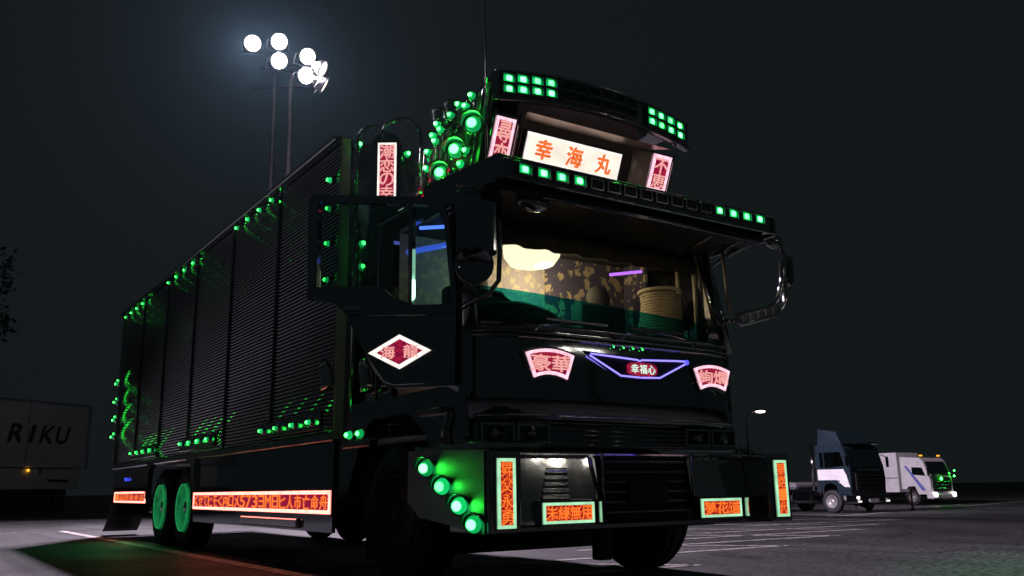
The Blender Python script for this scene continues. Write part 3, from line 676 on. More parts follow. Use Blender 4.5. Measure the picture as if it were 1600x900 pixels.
MB().box(1.05, 1.16, .1, .2, .19, .62, .01).build('tow_bracket', 'frame_black', TK)
fl = MB(); fv = []; ff = []
for i in range(9):
    s_ = i / 8; y = 11.55 + .55 * s_ ** 2; z = .58 - .52 * s_
    fv += [(-.03, y, z), (.52, y, z), (.52, y + .015, z + .012), (-.03, y + .015, z + .012)]
for i in range(8):
    for k in range(4): ff.append([4 * i + k, 4 * i + (k + 1) % 4, 4 * i + 4 + (k + 1) % 4, 4 * i + 4 + k])
fl.add(fv, ff).build('mud_flap', 'rubber', TK)
MB().box(.02, 2.47, 11.62, 11.76, .36, .62, .02).build('rear_bumper', 'gloss_black', TK)
MB().ball((-.005, 10.6, .90), .03, 8, 6).build('side_marker', 'blue_spot', TK)
MB().box(-.02, .02, 3.0, 4.6, .36, .44, .01).build('skirt_trim', 'chrome', TK)

# ---------------- cab shell
def yf(x, z):
    u = abs(x - 1.245) / 1.245; return .18 * u ** 7 + .02 * (z - 1.1)
nx = 28; fz = [1.10, 1.12, 1.30, 1.50, 1.70, 1.75]
fv = []; ff = []
for i in range(nx + 1):
    x = 2.49 * i / nx
    for j, z in enumerate(fz): fv.append((x, yf(x, z) + (.012 if j in (0, 5) else 0), z))
b0 = len(fv); fv += [(x, y + .04, z) for x, y, z in fv]
k6 = len(fz)
for i in range(nx):
    for j in range(k6 - 1):
        ff.append([i * k6 + j, (i + 1) * k6 + j, (i + 1) * k6 + j + 1, i * k6 + j + 1]); ff.append([b0 + i * k6 + j + 1, b0 + (i + 1) * k6 + j + 1, b0 + (i + 1) * k6 + j, b0 + i * k6 + j])
    for j in (0, k6 - 1): ff.append([i * k6 + j, b0 + i * k6 + j, b0 + (i + 1) * k6 + j, (i + 1) * k6 + j])
CAB = MB().add(fv, ff, None, True).build('cab_front', 'gloss_black', TK)
side = [(.16, 1.0), (.16, 1.75), (.34, 2.72), (1.42, 2.72), (1.42, 1.25), (.90, 1.25), (.62, 1.12), (.55, 1.0)]
side_plate('cab_side', 'gloss_black', side, [[(.24, 1.34), (1.18, 1.34), (1.18, 2.60), (.42, 2.60), (.27, 1.95)]], .0, .05)
side_plate('cab_side', 'gloss_black', side, [[(.30, 1.85), (1.25, 1.80), (1.25, 2.55), (.44, 2.55)]], 2.44, .05)
side_plate('side_window', 'door_glass', [(.30, 1.85), (1.25, 1.80), (1.25, 2.55), (.44, 2.55)], (), 2.455, .008)
MB().box(.05, 2.44, 1.36, 1.42, 1.26, 2.70, .01).build('cab_rear', 'gloss_black', TK)
MB().box(.0, 2.49, .30, 1.44, 2.72, 2.78, .02).build('cab_roof', 'gloss_black', TK)
MB().box(.05, 2.44, .12, 1.36, 1.24, 1.29, 0).build('cab_floor', 'matt_black', TK)
for x, s_ in ((.055, 1), (2.435, -1)):
    MB().tube([(x, .14, 1.70), (x + .015 * s_, .20, 2.1), (x + .05 * s_, .31, 2.66)], [.062, .055, .055], 10).build('windshield_pillar', 'gloss_black', TK)
MB().box(.03, 2.46, .16, .34, 2.54, 2.72, .03).build('windshield_header', 'gloss_black', TK)
# windscreen (curved sheet) and green film along its foot
def screen(z0a, z0b, off, z1a, z1b, m, name, x0=.10, x1=2.39):
    n = 20; v = []; f = []
    for i in range(n + 1):
        s_ = i / n; x = x0 + (x1 - x0) * s_; u = abs(x - 1.245) / 1.245; c = .10 * u ** 4
        za = z0a + (z0b - z0a) * s_; zb = z1a + (z1b - z1a) * s_
        for k in range(5):
            z = za + (zb - za) * k / 4; v.append((x, .04 + c + .22 * (z - 1.76) / .8 + off, z))
    for i in range(n):
        for k in range(4): f.append([i * 5 + k, (i + 1) * 5 + k, (i + 1) * 5 + k + 1, i * 5 + k + 1])
    return MB().add(v, f, None, True).build(name, m, TK)
screen(1.75, 1.75, 0, 2.56, 2.56, 'clear_glass', 'windshield')
screen(1.755, 1.755, -.006, 2.01, 1.90, 'teal_film', 'green_film')
MB().tube([(.10, .10, 1.745), (.5, .035, 1.745), (1.245, .025, 1.745), (2.0, .035, 1.745), (2.39, .10, 1.745)], .016, 6).build('windshield_seal', 'chrome', TK)
for x0 in (.45, 1.20, 1.9):
    w_ = MB().tube([(x0, -.03, 1.70), (x0 + .03, -.035, 1.735), (x0 + .58 if x0 < 1.8 else x0 - .5, -.005, 1.80)], .010, 6).build('wiper', 'chrome', TK)
    MB().box(x0 + .1 if x0 < 1.8 else x0 - .55, x0 + .64 if x0 < 1.8 else x0 - .08, -.028, -.012, 1.775, 1.795, .003).build('wiper_blade', 'dark_chrome', w_)
# trim on the front face
for z, m in ((1.135, 'chrome'), (1.66, 'chrome'), (1.69, 'dark_chrome')):
    MB().tube([(x, yf(x, z) - .012, z) for x in [.06 + 2.37 * i / 16 for i in range(17)]], .011, 6).build('trim_strip', m, TK)
for x in (1.15, 1.24, 1.33, 1.42, 1.51): marker(TK, (x, yf(x, 1.645) - .005, 1.64), (0, -1, 0), .27, x < 1.5)
MB().box(.06, 2.43, .10, .20, .93, 1.10, .01).build('light_band', 'gloss_black', TK)
for k in range(5): MB().tube([(.62, .085, .955 + k * .032), (1.87, .085, .955 + k * .032)], .007, 6).build('grille_bar', 'dark_chrome', TK)
for xa, xb in ((.08, .34), (.36, .62), (1.87, 2.12), (2.14, 2.40)):
    h = MB().plate(rect(xb - xa, .13), [rect(xb - xa - .03, .10)], .05, fT((xa + xb) / 2, .06, 1.025)).build('headlight', 'chrome', TK)
    MB().lathe([(.0, .02), (.03, .022), (.045, .05), (.048, .055)], 18, fT((xa + xb) / 2, .115, 1.025)).build('reflector', 'chrome', h)
    MB().plate(rect(xb - xa - .03, .10), (), .006, fT((xa + xb) / 2, .068, 1.025)).build('lens', 'clear_glass', h)

# fan shaped signs, winged centre sign
def fan(cx, cz, w=.40, h=.20):
    top = [(w / 2 * (-1 + 2 * i / 8), h / 2 - .035 * ((-1 + 2 * i / 8) ** 2)) for i in range(9)]
    bot = [(w * .34 * (-1 + 2 * i / 6), -h / 2 + .028 * (1 - (-1 + 2 * i / 6) ** 2)) for i in range(7)]
    return bot + top[::-1]
sign(TK, fT(.585, -.012, 1.485), fan(0, 0), .022, '豪華', 'pink_lit', 'brush_crimson', 'rose_char', cw=.92, ch=.72, bold=.02, label='pink lit fan sign left of the winged emblem')
sign(TK, fT(2.115, yf(2.115, 1.48) - .03, 1.475), fan(0, 0, .38, .19), .022, '絢爛', 'pink_lit', 'brush_crimson', 'rose_char', cw=.92, ch=.72, bold=.02, label='pink lit fan sign right of the winged emblem')
WE = MB().plate([(-.50, .092), (-.02, .072), (.02, .072), (.50, .092), (.20, -.088), (-.19, -.088)], (), .02, fT(1.385, -.004, 1.505)).build('winged_emblem', 'matt_black', TK)
z0 = 1.505; y0 = -.013
MB().tube([(1.375, y0, z0 + .048), (1.36, y0, z0 + .056), (.935, y0, z0 + .073), (.925, y0, z0 + .060), (1.20, y0, z0 - .066), (1.38, y0, z0 - .070)], .0062, 8).build('neon_outline', 'neon_violet', WE)
MB().tube([(1.385, y0, z0 + .048), (1.40, y0, z0 + .057), (1.74, y0, z0 + .073), (1.84, y0, z0 + .076), (1.845, y0, z0 + .060), (1.57, y0, z0 - .062), (1.39, y0, z0 - .070)], .0062, 8).build('neon_outline', 'neon_violet', WE)
MB().ball((1.842, y0 - .004, z0 + .067), .020, 8, 6).build('neon_end', 'neon_blue', WE)
oval = [(.14 * math.copysign(abs(math.cos(a)) ** .5, math.cos(a)), .048 * math.copysign(abs(math.sin(a)) ** .6, math.sin(a))) for a in [2 * math.pi * (i + .5) / 20 for i in range(20)]]
MB().plate(oval, (), .014, fT(1.40, -.020, 1.495)).build('sign_face', 'brush_crimson', WE)
for c, dx in zip('幸福心', (-.08, 0, .08)): text_into(MB(), c, fT(1.40 + dx, -.024, 1.495), .068, .064, .003, 0, 0, .03).build('character', 'mint_lit', WE)

# ---------------- open driver door
HG = Vector((-.03, .20, 0)); DU = Vector((-.67, .7424, 0)); DT = frame(HG, -DU, (0, 0, 1))     # local x = -u
def dp(pts): return [(-u, z) for u, z in pts]
dout = [(0, 1.33), (.42, 1.33), (.48, 1.35), (.54, 1.42), (.76, 1.82), (.86, 1.93), (1.07, 1.97), (1.085, 2.68), (1.06, 2.73), (.20, 2.63), (.10, 2.58), (.045, 2.47), (-.01, 1.95)]
g1 = [(.33, 1.90), (.45, 1.95), (.53, 2.03), (1.0, 2.05), (1.01, 2.67), (.33, 2.59)]
g2 = [(.02, 1.87), (.30, 1.88), (.30, 2.585), (.20, 2.575), (.12, 2.52), (.075, 2.42)]
DOOR = MB().plate(dp(dout), [dp(g1), dp(g2)], .06, DT).build('driver_door', 'gloss_black', TK)
MB().plate(dp(g1), (), .006, DT @ Matrix.Translation((0, 0, -.025))).build('door_window', 'door_glass', DOOR)
MB().plate(dp(g2), (), .006, DT @ Matrix.Translation((0, 0, -.025))).build('quarter_window', 'teal_pane', DOOR)
MB().tube([DT @ Vector((-u, z, .004)) for u, z in ((.02, 1.345), (.42, 1.345), (.49, 1.37), (.55, 1.45), (.77, 1.85))], .008, 6).build('door_trim', 'chrome', DOOR)
MB().tube([DT @ Vector((-u, z, .002)) for u, z in ((.315, 1.89), (.315, 2.59))], .011, 6).build('window_post', 'chrome', DOOR)
MB().tube([DT @ Vector((-u, z, .004)) for u, z in ((.0, 1.80), (.75, 1.835))], .007, 6).build('waist_trim', 'dark_chrome', DOOR)
MB().box(-.80, -.66, 1.86, 1.90, .004, .03, .008, DT).build('door_handle', 'chrome', DOOR)
dd = [(-.22, 0), (0, -.115), (.22, 0), (0, .115)]
sign(TK, DT @ Matrix.Translation((-.375, 1.565, .022)), dd, .026, '海龍', 'white_lit', 'brush_crimson', 'rose_char', cw=.62, ch=.50, bold=.03, label='diamond shaped lit sign on the open driver door')
# ---------------- chrome side ornaments below the door
for y, z in ((2.30, 1.61), (1.50, 1.52)):
    T = lampT((-.06, y, z), (0, -.4, -1)); o = MB().lathe([(.05, -.10), (.055, -.06), (.05, .06), (.062, .10), (.05, .11)], 16, T).build('side_horn', 'chrome', TK)
    MB().lathe([(.048, .085), (.03, .10), (0, .104)], 14, T).build('lens', 'green_lens', o)
    MB().lathe([(.035, -.15), (.045, -.12), (.03, -.1)], 14, T).build('collar', 'chrome', o)
for y in (1.80, 1.59): marker(TK, (-.03, y, 1.10), (-1, -.3, 0), 1.3)
MB().box(-.05, .03, 1.45, 1.96, 1.0, 1.06, .01).build('lamp_rail', 'dark_chrome', TK)

# ---------------- wheel arch panel, step, bumper
side_plate('front_fender', 'gloss_black', [(-.02, .90), (.50, .90), (.60, 1.05), (.85, 1.20), (1.42, 1.20), (1.62, 1.10), (1.76, .85), (1.90, .60), (2.05, .60), (2.05, 1.02), (1.80, 1.34), (.16, 1.34), (.10, 1.0)], (), -.03, .05)
MB().box(-.10, .30, -.28, .62, .905, .955, .012).build('step', 'chrome', TK)
MB().box(-.09, .1, .30, .62, 1.16, 1.20, .01).build('step', 'dark_chrome', TK)
MB().tube([(-.06, .28, .96), (-.06, .30, 1.05), (-.06, .24, 1.16)], .016, 8).build('grab_bar', 'chrome', TK)
BM = MB().box(-.06, 2.56, -.05, .10, .44, .895, .012).build('bumper', 'dark_chrome', TK)
lean = Matrix.Translation((0, -.135, .44)) @ Matrix.Rotation(R(-9), 4, 'X') @ Matrix.Translation((0, .135, -.44))
for xa, xb in ((.14, .86), (1.72, 2.28)):
    MB().box(xa, xb, -.150, -.135, .46, .885, .004, lean).build('mirror_panel', 'mirror_plate', BM)
    MB().plate(rect(xb - xa + .02, .44), [rect(xb - xa - .03, .40)], .012, lean @ fT((xa + xb) / 2, -.155, .67)).build('panel_frame', 'dark_chrome', BM)
    for z in (.875,): MB().box(xa, xb, -.165, -.12, .886, .90, .004).build('panel_lip', 'chrome', BM)
# added ribbed plate, shaped to break the floodlight reflection into white lines
rp = MB(); rv = []; rf = []
for i in range(41):
    z = .60 + .20 * i / 40; d = .006 * math.sin(i * math.pi / 4)
    rv += [(.41 + .12 * i / 40 * .5, -.156 - d, z), (.63, -.156 - d, z)]
for i in range(40): rf.append([2 * i, 2 * i + 1, 2 * i + 3, 2 * i + 2])
rp.add(rv, rf, lean, True).build('ribbed_plate', 'wavy_plate', BM)
MB().box(.90, 1.69, -.10, -.06, .45, .88, .01).build('number_plate_bay', 'matt_black', BM)
for k in range(6): MB().box(.93, 1.66, -.128, -.10, .50 + k * .065, .52 + k * .065, .004).build('bay_louvre', 'dark_chrome', BM)
MB().box(1.12, 1.46, -.145, -.13, .56, .72, .004).build('number_plate', 'frame_black', BM)
for x in (.885, 1.705): MB().tube([(x, -.15, .46), (x, -.15, .89)], .012, 8).build('bay_post', 'chrome', BM)
MB().box(-.02, 2.5, -.06, .06, .40, .445, .01).build('under_lip', 'gloss_black', BM)
for xc in (.0, 2.40):
    e = MB().box(xc - .115, xc + .115, -.335, .12 if xc < 1 else -.1, .415, .895, .01).build('bumper_end', 'dark_chrome', TK)
    MB().plate(rect(.20, .46), [rect(.165, .43)], .012, fT(xc, -.338, .655)).build('end_frame', 'chrome', e)
    sign(TK, fT(xc, -.346, .648), rect(.125, .40), .019, '昇父永勇' if xc < 1 else '夢路一代', 'pale_green_lit', 'brush_orange', 'orange_char', vertical=True, cw=.94, ch=.90, bead=False, fat=0, label='upright orange lit sign on the %s end of the bumper' % ('driver side' if xc < 1 else 'far'))
for xc, bd, nm in ((.575, '未練無用', 'driver side'), (1.94, '夢花道', 'far')):
    sign(TK, fT(xc, -.185, .520), rect(.40, .128), .017, bd, 'pale_green_lit', 'brush_orange', 'orange_char', cw=.92, ch=.88, bead=False, fat=.006, depth=.05, label='wide orange lit sign low on the %s half of the bumper' % nm)
    MB().box(xc + .225, xc + .240, -.24, -.14, .45, .60, .003).build('mirror_fin', 'mirror_plate', BM)
BOLT = mk(MB().lathe([(.010, 0), (.010, .005), (.006, .009), (0, .010)], 8), 'bolt', 'chrome')
for x in [.16 + .086 * i for i in range(9)] + [1.74 + .086 * i for i in range(7)]: link('bolt', BOLT, lampT((x, -.110, .872), (0, -1, .1)), BM)
for x in [.95 + .14 * i for i in range(6)]: link('bolt', BOLT, lampT((x, -.10, .872), (0, -1, 0)), BM)
# flank of the bumper with four hooded lamps
side_plate('bumper_flank', 'flank_metal', [(-.30, .42), (.50, .50), (.66, .60), (.66, .93), (-.30, .90)], (), -.125, .04)
for y, z in ((.372, .808), (.164, .693), (-.045, .578), (-.210, .475)): bullet(TK, (-.127, y, z), (-1, -.75, -.02), 1.0)

# ---------------- lower visor
VZ = 2.66
V1 = MB().box(-.02, 2.52, -.36, .35, 2.585, 2.725, .012).build('lower_visor', 'gloss_black', TK)
MB().box(-.04, 2.54, -.375, -.36, 2.718, 2.732, .004).build('visor_lip', 'dark_chrome', V1)
MB().box(-.04, 2.54, -.375, -.36, 2.578, 2.594, .004).build('visor_lip', 'chrome', V1)
MB().box(.02, 2.48, -.30, .25, 2.53, 2.582, .01).build('visor_soffit', 'matt_black', V1)
MB().tube([(.36, -.28, 2.535), (1.245, -.30, 2.535), (2.3, -.28, 2.535)], .014, 8).build('soffit_rail', 'chrome', V1)
side_plate('visor_cheek', 'gloss_black', [(-.37, 2.57), (.62, 2.54), (.62, 2.80), (.30, 2.78), (-.37, 2.735)], (), -.045, .03)
side_plate('visor_cheek', 'gloss_black', [(-.37, 2.57), (.62, 2.54), (.62, 2.80), (.30, 2.78), (-.37, 2.735)], (), 2.515, .03)
for i in range(16):
    square(TK, fT(.149 + i * .1467, -.362, 2.656 + .0012 * i), i < 4 or i > 11)
for x in (2.0, 2.3): MB().tube([(x, -.22, 2.54), (x + .05, .1, 2.50)], .012, 6).build('visor_stay', 'chrome', V1)

beam(TK, (2.11, -.46, 2.66), (5.4, -1.6, 0), 300, 66)
beam(TK, (-.14, 9.5, 1.28), (-1.1, 9.0, 0), 22, 120)

# ---------------- upper sign box
cx = 1.245
up_ = Vector((0, -.17, .4)).normalized()
def tT(x, s_, off=0): # on the forward-leaning plane, s_ metres up it from z = 2.95
    o = Vector((x, .44, 2.95)) + up_ * s_; T = frame(o, (1, 0, 0), up_); return T @ Matrix.Translation((0, 0, off))
UB = MB().box(.42, 2.07, .50, 1.25, 2.80, 3.50, .015).build('sign_box', 'gloss_black', TK)
# recess walls around the lit name board
MB().plate([(-.58, .05), (.58, .05), (.58, .60), (-.58, .60)], [[(-.47, .14), (.47, .14), (.47, .37), (-.47, .37)]], .015, tT(cx - .10, 0, -.05)).build('recess_panel', 'brushed_brown', UB)
MB().add([tT(.62, .42, -.04) @ Vector((0, 0, 0)), tT(1.74, .42, -.04) @ Vector((0, 0, 0)), tT(1.88, .47, .20) @ Vector((0, 0, 0)), tT(.50, .47, .20) @ Vector((0, 0, 0))], [[0, 1, 2, 3]]).build('recess_ceiling', 'brushed_brown', UB)
for xa, xb in ((.63, .55), (1.72, 1.80)):
    MB().add([tT(xa, .10, -.04) @ Vector((0, 0, 0)), tT(xa, .42, -.04) @ Vector((0, 0, 0)), tT(xb, .42, .10) @ Vector((0, 0, 0)), tT(xb, .10, .10) @ Vector((0, 0, 0))], [[0, 1, 2, 3]]).build('recess_wall', 'brushed_brown', UB)
sign(TK, tT(1.12, .245), rect(.91, .215), .016, '幸海丸', 'white_lit', 'board_white', 'board_char', cw=.50, ch=.80, fat=.045, label='wide white lit name board with three orange characters')
sign(TK, tT(.445, .225, .02), rect(.165, .365), .023, '尋恋', 'pink_lit', 'brush_crimson', 'rose_char', vertical=True, cw=1.0, ch=.95, label='pink upright lit sign on the near side of the name board')
sign(TK, tT(1.985, .275, .02), rect(.195, .30), .027, '不恵', 'pink_lit', 'brush_crimson', 'rose_char', vertical=True, cw=1.0, ch=.95, label='pink upright lit sign on the far side of the name board')
for x in (.345, .56, 1.86, 2.11): MB().tube([tT(x, .0, .02) @ Vector((0, 0, 0)), tT(x, .46, .02) @ Vector((0, 0, 0))], .011, 8).build('sign_post', 'chrome', UB)
# arched head board
def hy(x): return .17 - .09 * (1 - ((x - cx) / .95) ** 2)
def hz(x): return .055 * (1 - ((x - cx) / .95) ** 2)
n = 24; hv = []; hf = []
for i in range(n + 1):
    x = .29 + 1.91 * i / n
    for z in (3.395, 3.61): hv += [(x, hy(x), z + hz(x)), (x, hy(x) + .05, z + hz(x))]
for i in range(n):
    a = 4 * i; b = a + 4
    hf += [[a, b, b + 2, a + 2], [a + 1, a + 3, b + 3, b + 1], [a + 2, b + 2, b + 3, a + 3], [a, a + 1, b + 1, b]]
hf += [[0, 2, 3, 1], [4 * n, 4 * n + 1, 4 * n + 3, 4 * n + 2]]
HB = MB().add(hv, hf).build('head_board', 'dark_chrome', TK)
for z in (3.392, 3.613): MB().tube([(.29 + 1.91 * i / n, hy(.29 + 1.91 * i / n) - .008, z + hz(.29 + 1.91 * i / n)) for i in range(n + 1)], .010, 6).build('board_trim', 'chrome', HB)
hx = [.385, .495, .61, .725] + [.86 + .125 * i for i in range(6)] + [1.71, 1.82, 1.935, 2.055]
for i, x in enumerate(hx):
    for r_, z in enumerate((3.465, 3.547)):
        a = math.atan2(.18 * (x - cx) / .9025, 1)
        square(TK, frame((x, hy(x) - .004, z + hz(x)), (1, math.tan(a), 0), (0, 0, 1)), i < 4 or i > 9)
MB().add([(.29, .22, 3.60), (2.2, .22, 3.60), (2.05, 1.25, 3.55), (.42, 1.25, 3.55), (.29, .22, 3.57), (2.2, .22, 3.57), (2.05, 1.25, 3.52), (.42, 1.25, 3.52)], [[0, 1, 2, 3], [7, 6, 5, 4], [0, 3, 7, 4], [1, 5, 6, 2], [2, 6, 7, 3]]).build('box_lid', 'dark_chrome', UB)
# flank of the sign box: leaning chrome tubes, hooded lamps, globes
for i in range(9):
    y = .32 + i * .112; MB().tube([(.30, y + .26 - i * .02, 2.82), (.29, y, 3.52 - max(0, (i - 5)) * .06)], .014, 8).build('flank_tube', 'satin_chrome', UB)
MB().add([(.34, .58, 2.80), (.34, 1.26, 2.80), (.34, 1.20, 3.40), (.34, .95, 3.55), (.34, .30, 3.58), (.38, .58, 2.80), (.38, 1.26, 2.80), (.38, 1.20, 3.40), (.38, .95, 3.55), (.38, .30, 3.58)], [[0, 4, 3, 2, 1], [5, 6, 7, 8, 9], [0, 1, 6, 5], [1, 2, 7, 6], [2, 3, 8, 7], [3, 4, 9, 8], [4, 0, 5, 9]]).build('flank_panel', 'flank_metal', UB)
MB().box(.16, .40, .40, 1.30, 2.78, 2.83, .01).build('flank_shelf', 'satin_chrome', UB)
for y, z, s_ in ((.445, 3.28, 1.2), (.70, 3.163, 1.2), (.925, 3.05, 1.15)): bullet(TK, (.28, y, z), (-.75, -.75, -.12), s_)
for y, z in ((.95, 3.46), (1.02, 3.39), (.90, 3.40), (.98, 3.33), (.52, 3.45), (.43, 3.50), (.62, 3.50), (.74, 3.46), (1.10, 3.28), (1.12, 3.15), (.52, 3.10), (.60, 3.02)): marker(TK, (.27, y, z), (-1, -.5, 0), 1.15)  # the later entries are added lamps that fill the flank with green glow
for y, z in ((1.00, 3.585), (.80, 3.575)): 
    o = MB().lathe([(.03, -.10), (.03, -.06), (.045, -.055), (.04, -.04)], 14, Matrix.Translation((.29, y, z))).build('globe_lamp', 'chrome', TK); MB().ball((.29, y, z), .058, 14, 10).build('globe', 'globe_glass', o)
for y, z0_, z1_ in ((1.22, 2.84, 3.34), (1.29, 2.84, 3.16)): MB().tube([(.22, y, z0_), (.22, y - .06, z1_)], .012, 8).build('flank_pipe', 'satin_chrome', TK)
MB().tube([(.25, .62, 2.93), (.25, 1.24, 2.93)], .009, 8).build('red_glow_tube', 'glow_red', TK)  # added tube for the red glow on the flank; real source unknown
MB().tube([(.09, -.02, 2.55), (.09, -.02, 3.4), (.088, -.02, 4.9)], [.008, .006, .004], 6).build('antenna', 'dark_chrome', TK)
MB().box(.05, .13, -.06, .02, 2.50, 2.57, .01).build('antenna_mount', 'chrome', TK)
CRY = mk(MB().lathe([(0, -.035), (.022, -.012), (.026, .010), (.012, .034), (0, .04)], 6, None, False), 'crystal', 'satin_chrome')
for i in range(12):
    y = .52 + i * .064; link('crystal', CRY, Matrix.Translation((.215 + .02 * (i % 2), y, 2.90 + .035 * (i % 3))) @ Matrix.Rotation(i * .9, 4, 'Z'), UB)
DSH = mk(MB().lathe([(.050, .012), (.046, .016), (.030, .004), (.010, -.002), (0, -.002)], 14), 'reflector_dish', 'satin_chrome')
for y, z in ((.56, 3.40), (.66, 3.34), (.80, 3.27), (.55, 3.12), (.78, 3.02), (.62, 2.99), (1.05, 3.16), (.84, 3.44), (1.08, 3.03)): link('reflector_dish', DSH, lampT((.275, y, z), (-1, -.5, -.25)), UB)
# ---------------- pillar sign and chrome hoops behind the cab
ST = frame((.13, 1.62, 3.27), (.83, -.555, 0), (0, 0, 1))
cap = [(.125 * math.cos(a), (.24 if math.sin(a) > 0 else -.36) + .125 * math.sin(a) * (1 if math.sin(a) > 0 else 0)) for a in [2 * math.pi * i / 24 for i in range(24)]]
PS = MB().plate([(.13, -2.1), (.13, .22)] + [(.13 * math.cos(math.pi * i / 10), .22 + .13 * math.sin(math.pi * i / 10)) for i in range(1, 10)] + [(-.13, .22), (-.13, -2.1)], (), .22, ST @ Matrix.Translation((0, 0, -.01))).build('pillar_casing', 'chrome', TK)
sign(TK, frame((.135, 1.60, 3.245), (.83, -.555, 0), (0, 0, 1)) @ Matrix.Translation((0, 0, .02)), rect(.155, .52), .018, '潮恋の幸', 'white_lit', 'brush_crimson', 'rose_char', vertical=True, cw=1.0, ch=.95, label='tall red lit pillar sign behind the open door')
def hoop(c, w_, zt, off, name='hoop_pipe', z0=1.15):
    T = frame(c, (.83, -.555, 0), (0, 0, 1)) @ Matrix.Translation((0, 0, off))
    pts = [(-w_, z0 - c[2], 0), (-w_, zt - c[2] - w_, 0)] + [(-w_ * math.cos(math.pi * i / 10), zt - c[2] - w_ + w_ * math.sin(math.pi * i / 10), 0) for i in range(1, 10)] + [(w_, zt - c[2] - w_, 0), (w_, z0 - c[2], 0)]
    MB().tube([T @ Vector(p) for p in pts], .015, 10).build(name, 'chrome', TK)
hoop((.245, 1.56, 3.2), .165, 3.73, .03); hoop((.06, 1.75, 3.2), .13, 3.72, -.05)

# ---------------- mirrors
LM = MB().tube([(.10, -.15, 2.62), (.10, -.155, 2.20), (.09, -.15, 1.97), (.03, -.13, 1.88), (-.03, .05, 1.84), (-.02, .18, 1.82)], .017, 8).build('mirror_stay', 'dark_chrome', TK)
MB().box(-.21, .075, -.17, -.10, 2.13, 2.53, .03, None, 3).build('side_mirror', 'gloss_black', LM)
MB().tube([(-.21, -.13, 2.56), (.10, -.15, 2.58)], .012, 8).build('mirror_bar', 'chrome', LM)
MB().lathe([(0, -.06), (.06, -.055), (.10, -.03), (.125, 0), (.125, .015), (.115, .022), (.112, .012), (.05, .004), (0, .003)], 28, lampT((-.10, -.16, 2.045), (-.5, -1, -.1))).build('round_mirror', 'gloss_black', LM)
OM = MB().ball((.335, -.2, 2.515), .065, 20, 12, None, (2.0, .8, .95)).build('oval_mirror', 'chrome', TK)
MB().tube([(.335, -.2, 2.57), (.335, -.16, 2.62)], .012, 6).build('oval_mirror_arm', 'chrome', OM)
rm = [(2.36, 2.47), (2.60, 2.59), (2.85, 2.67), (3.0, 2.66), (3.06, 2.56), (3.045, 2.32), (3.02, 2.16), (2.94, 2.07), (2.88, 2.03), (2.47, 1.92), (2.42, 1.95)]
RM = MB().tube([(x, -.02, z) for x, z in rm], .020, 8).build('mirror_frame', 'chrome', TK)
MB().tube([(x - .05, -.02, z) for x, z in ((3.06, 2.50), (3.04, 2.30), (2.99, 2.19), (2.92, 2.12), (2.85, 2.09), (2.47, 1.985))], .017, 8).build('inner_rail', 'chrome', RM)
for x in (2.50, 2.59, 2.68, 2.77, 2.86): MB().box(x, x + .035, -.03, -.01, 1.93 + (x - 2.47) * .27, 2.005 + (x - 2.47) * .27, .004).build('ladder_plate', 'pipe_cream', RM)
for z in (2.24, 2.34, 2.44): MB().box(2.985, 3.05, -.03, -.01, z, z + .03, .004).build('ladder_plate', 'pipe_cream', RM)
MB().tube([(2.33, .0, 2.50), (2.34, -.02, 1.98)], .014, 8).build('frame_post', 'pipe_cream', RM)
MB().ball((2.93, -.03, 2.66), .085, 14, 10, None, (1.2, .6, .75)).build('top_mirror', 'dark_chrome', RM)
MB().box(3.075, 3.13, -.06, .02, 2.30, 2.56, .02).build('edge_mirror', 'gloss_black', RM)
MB().tube([(2.46, .22, 2.45), (2.36, .0, 2.47)], .014, 8).build('frame_bracket', 'chrome', RM); MB().tube([(2.46, .18, 1.98), (2.43, .0, 1.95)], .014, 8).build('frame_bracket', 'chrome', RM)

# ---------------- cab interior
MB().box(.06, 2.43, 1.325, 1.35, 1.3, 2.655, 0).build('rear_curtain', 'quilt_cloth', TK)
MB().box(1.52, 2.40, 1.30, 1.32, 1.3, 2.655, 0).build('damask_curtain', 'damask_cloth', TK)
MB().box(2.405, 2.435, 1.0, 1.295, 1.3, 2.655, 0).build('side_lining', 'damask_cloth', TK)
MB().box(2.40, 2.436, .40, .99, 1.3, 1.95, 0).build('side_lining', 'damask_cloth', TK)
MB().box(.05, 2.44, .36, 1.355, 2.66, 2.70, 0).build('headliner', 'interior_dark', TK)
va = MB(); vv = []; vf = []
for i in range(61):
    x = .12 + 2.24 * i / 60; y = .36 + .02 * math.sin(i * .9); zb = 2.385 + .006 * abs(math.sin(i * .42)) + .003 * math.sin(i * 1.7)
    vv += [(x, y, 2.66), (x, y - .01, zb), (x, y + .01, zb)]
for i in range(60):
    a = 3 * i; vf += [[a, a + 1, a + 4, a + 3], [a + 1, a + 2, a + 5, a + 4], [a + 2, a, a + 3, a + 5]]
va.add(vv, vf, None, True).build('valance', 'interior_dark', TK)
dv = MB(); dpr = [(.12, 1.3), (.12, 1.72), (.30, 1.78), (.52, 1.76), (.62, 1.62), (.62, 1.3)]
MB().plate(dpr, (), 2.36, FY @ Matrix.Translation((0, 0, 2.425))).build('dashboard', 'matt_black', TK)
MB().ball((.62, .42, 1.78), .28, 18, 10, None, (1.5, .7, .75)).build('dash_hood', 'matt_black', TK)
sw = MB().tube([Vector((.62, .72, 1.98)) + Vector((.21 * math.cos(a), .12 * math.sin(a), .17 * math.sin(a))) for a in [2 * math.pi * i / 24 for i in range(24)]], .016, 8, True).build('steering_wheel', 'interior_dark', TK)
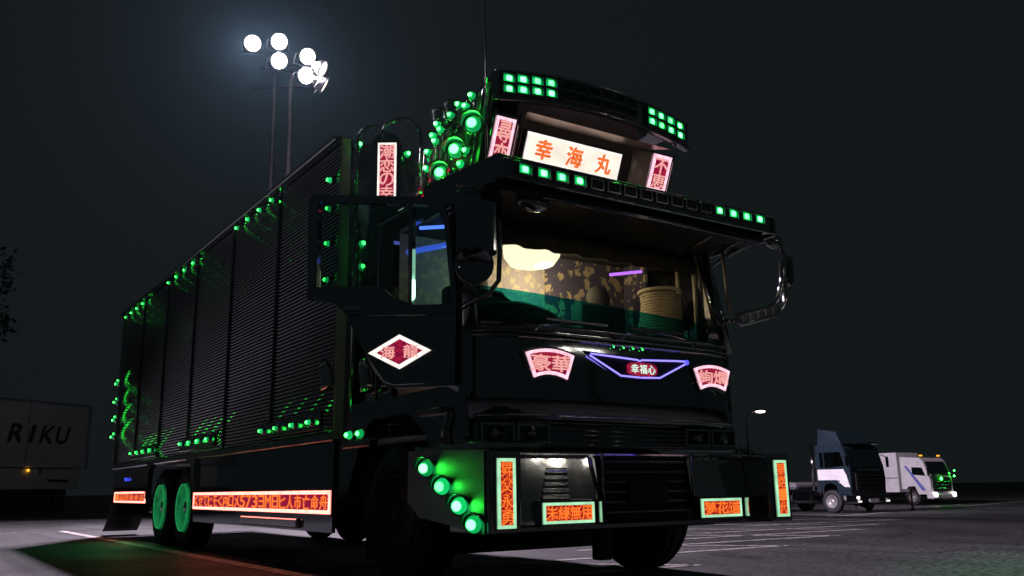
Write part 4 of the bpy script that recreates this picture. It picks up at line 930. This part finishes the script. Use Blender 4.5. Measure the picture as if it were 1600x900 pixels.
for sx in (.62, 1.87):
    s_ = MB().box(sx - .26, sx + .26, .95, 1.10, 1.55, 2.20, .06, None, 3).build('seat', 'seat_cloth', TK)
    MB().box(sx - .26, sx + .26, .62, 1.10, 1.42, 1.58, .05, None, 3).build('cushion', 'seat_cloth', s_)
    MB().ball((sx, 1.02, 2.25), .12, 14, 10, None, (1.05, .5, .95)).build('headrest', 'seat_cloth', s_)
T = Matrix.Translation((1.13, .95, 2.575)); 
DL = MB().lathe([(.25, .06), (.26, .03), (.24, .02)], 28, T).build('dome_lamp', 'chrome', TK)
MB().lathe([(.238, .022), (.23, -.06), (.18, -.13), (.09, -.155), (0, -.16)], 28, T).build('shade', 'dome_warm', DL)
MB().tube([(1.78, .75, 2.40), (2.02, .62, 2.43)], .013, 8).build('purple_tube', 'neon_purple', TK)
MB().tube([(.12, 1.20, 2.47), (.46, 1.1, 2.56)], .022, 8).build('blue_tube', 'strip_blue', TK)
MB().tube([(.10, .95, 2.60), (.36, .85, 2.63)], .014, 8).build('blue_tube', 'neon_violet', TK)
for x, y in ((2.33, .52), (2.40, .40)): MB().tube([(x, y, 1.75), (x, y, 2.66)], .016, 8).build('curtain_pole', 'pipe_cream', TK)
l = bpy.data.lights.new('dome_light', 'POINT'); l.energy = 16; l.color = (1, .74, .46); l.shadow_soft_size = .12
lo = bpy.data.objects.new('dome_light', l); COL.objects.link(lo); lo.parent = TK; lo.matrix_local = WM[TK].inverted() @ Matrix.Translation((1.3, .95, 2.35))

# woven lampshade standing on the dashboard
WB = thing('woven_basket', 'round woven straw basket on the dashboard behind the windshield', 'basket', (2.0, .40, 1.775))
n = 0; bk = MB()
for k in range(17):
    z = 1.79 + k * .024; r0 = .155 + .012 * math.sin(k * .35)
    bk.tube([(2.0 + (r0 + .005 * (1 if (i + k) % 2 else -1)) * math.cos(2 * math.pi * i / 32), .40 + (r0 + .005 * (1 if (i + k) % 2 else -1)) * math.sin(2 * math.pi * i / 32), z) for i in range(32)], .012, 5, True)
bk.build('woven_wall', 'wicker', WB)
MB().tube([(2.0 + .165 * math.cos(2 * math.pi * i / 32), .40 + .165 * math.sin(2 * math.pi * i / 32), 2.205) for i in range(32)], .016, 6, True).build('rim', 'wicker', WB)
MB().lathe([(0, 0), (.15, 0), (.15, .01), (0, .01)], 24, Matrix.Translation((2.0, .40, 1.775))).build('base', 'wicker', WB)
#=====HAZE=====
# ================================================================== night air: thin haze that carries the floodlights' halo
hb = MB().box(-70, 100, -60, 110, -2.0, 22.0)
me = hb.mesh('haze'); hz_o = link('haze', me, I4); hz_o['kind'] = 'stuff'
hm = bpy.data.materials.new('haze'); hm.use_nodes = True; nt = hm.node_tree; nt.nodes.remove(nt.nodes['Principled BSDF'])
pv_ = nt.nodes.new('ShaderNodeVolumePrincipled'); pv_.inputs['Color'].default_value = (.44, .80, 1.0, 1); pv_.inputs['Density'].default_value = .00006; pv_.inputs['Anisotropy'].default_value = .85
nt.links.new(pv_.outputs[0], nt.nodes['Material Output'].inputs['Volume']); me.materials.append(hm)
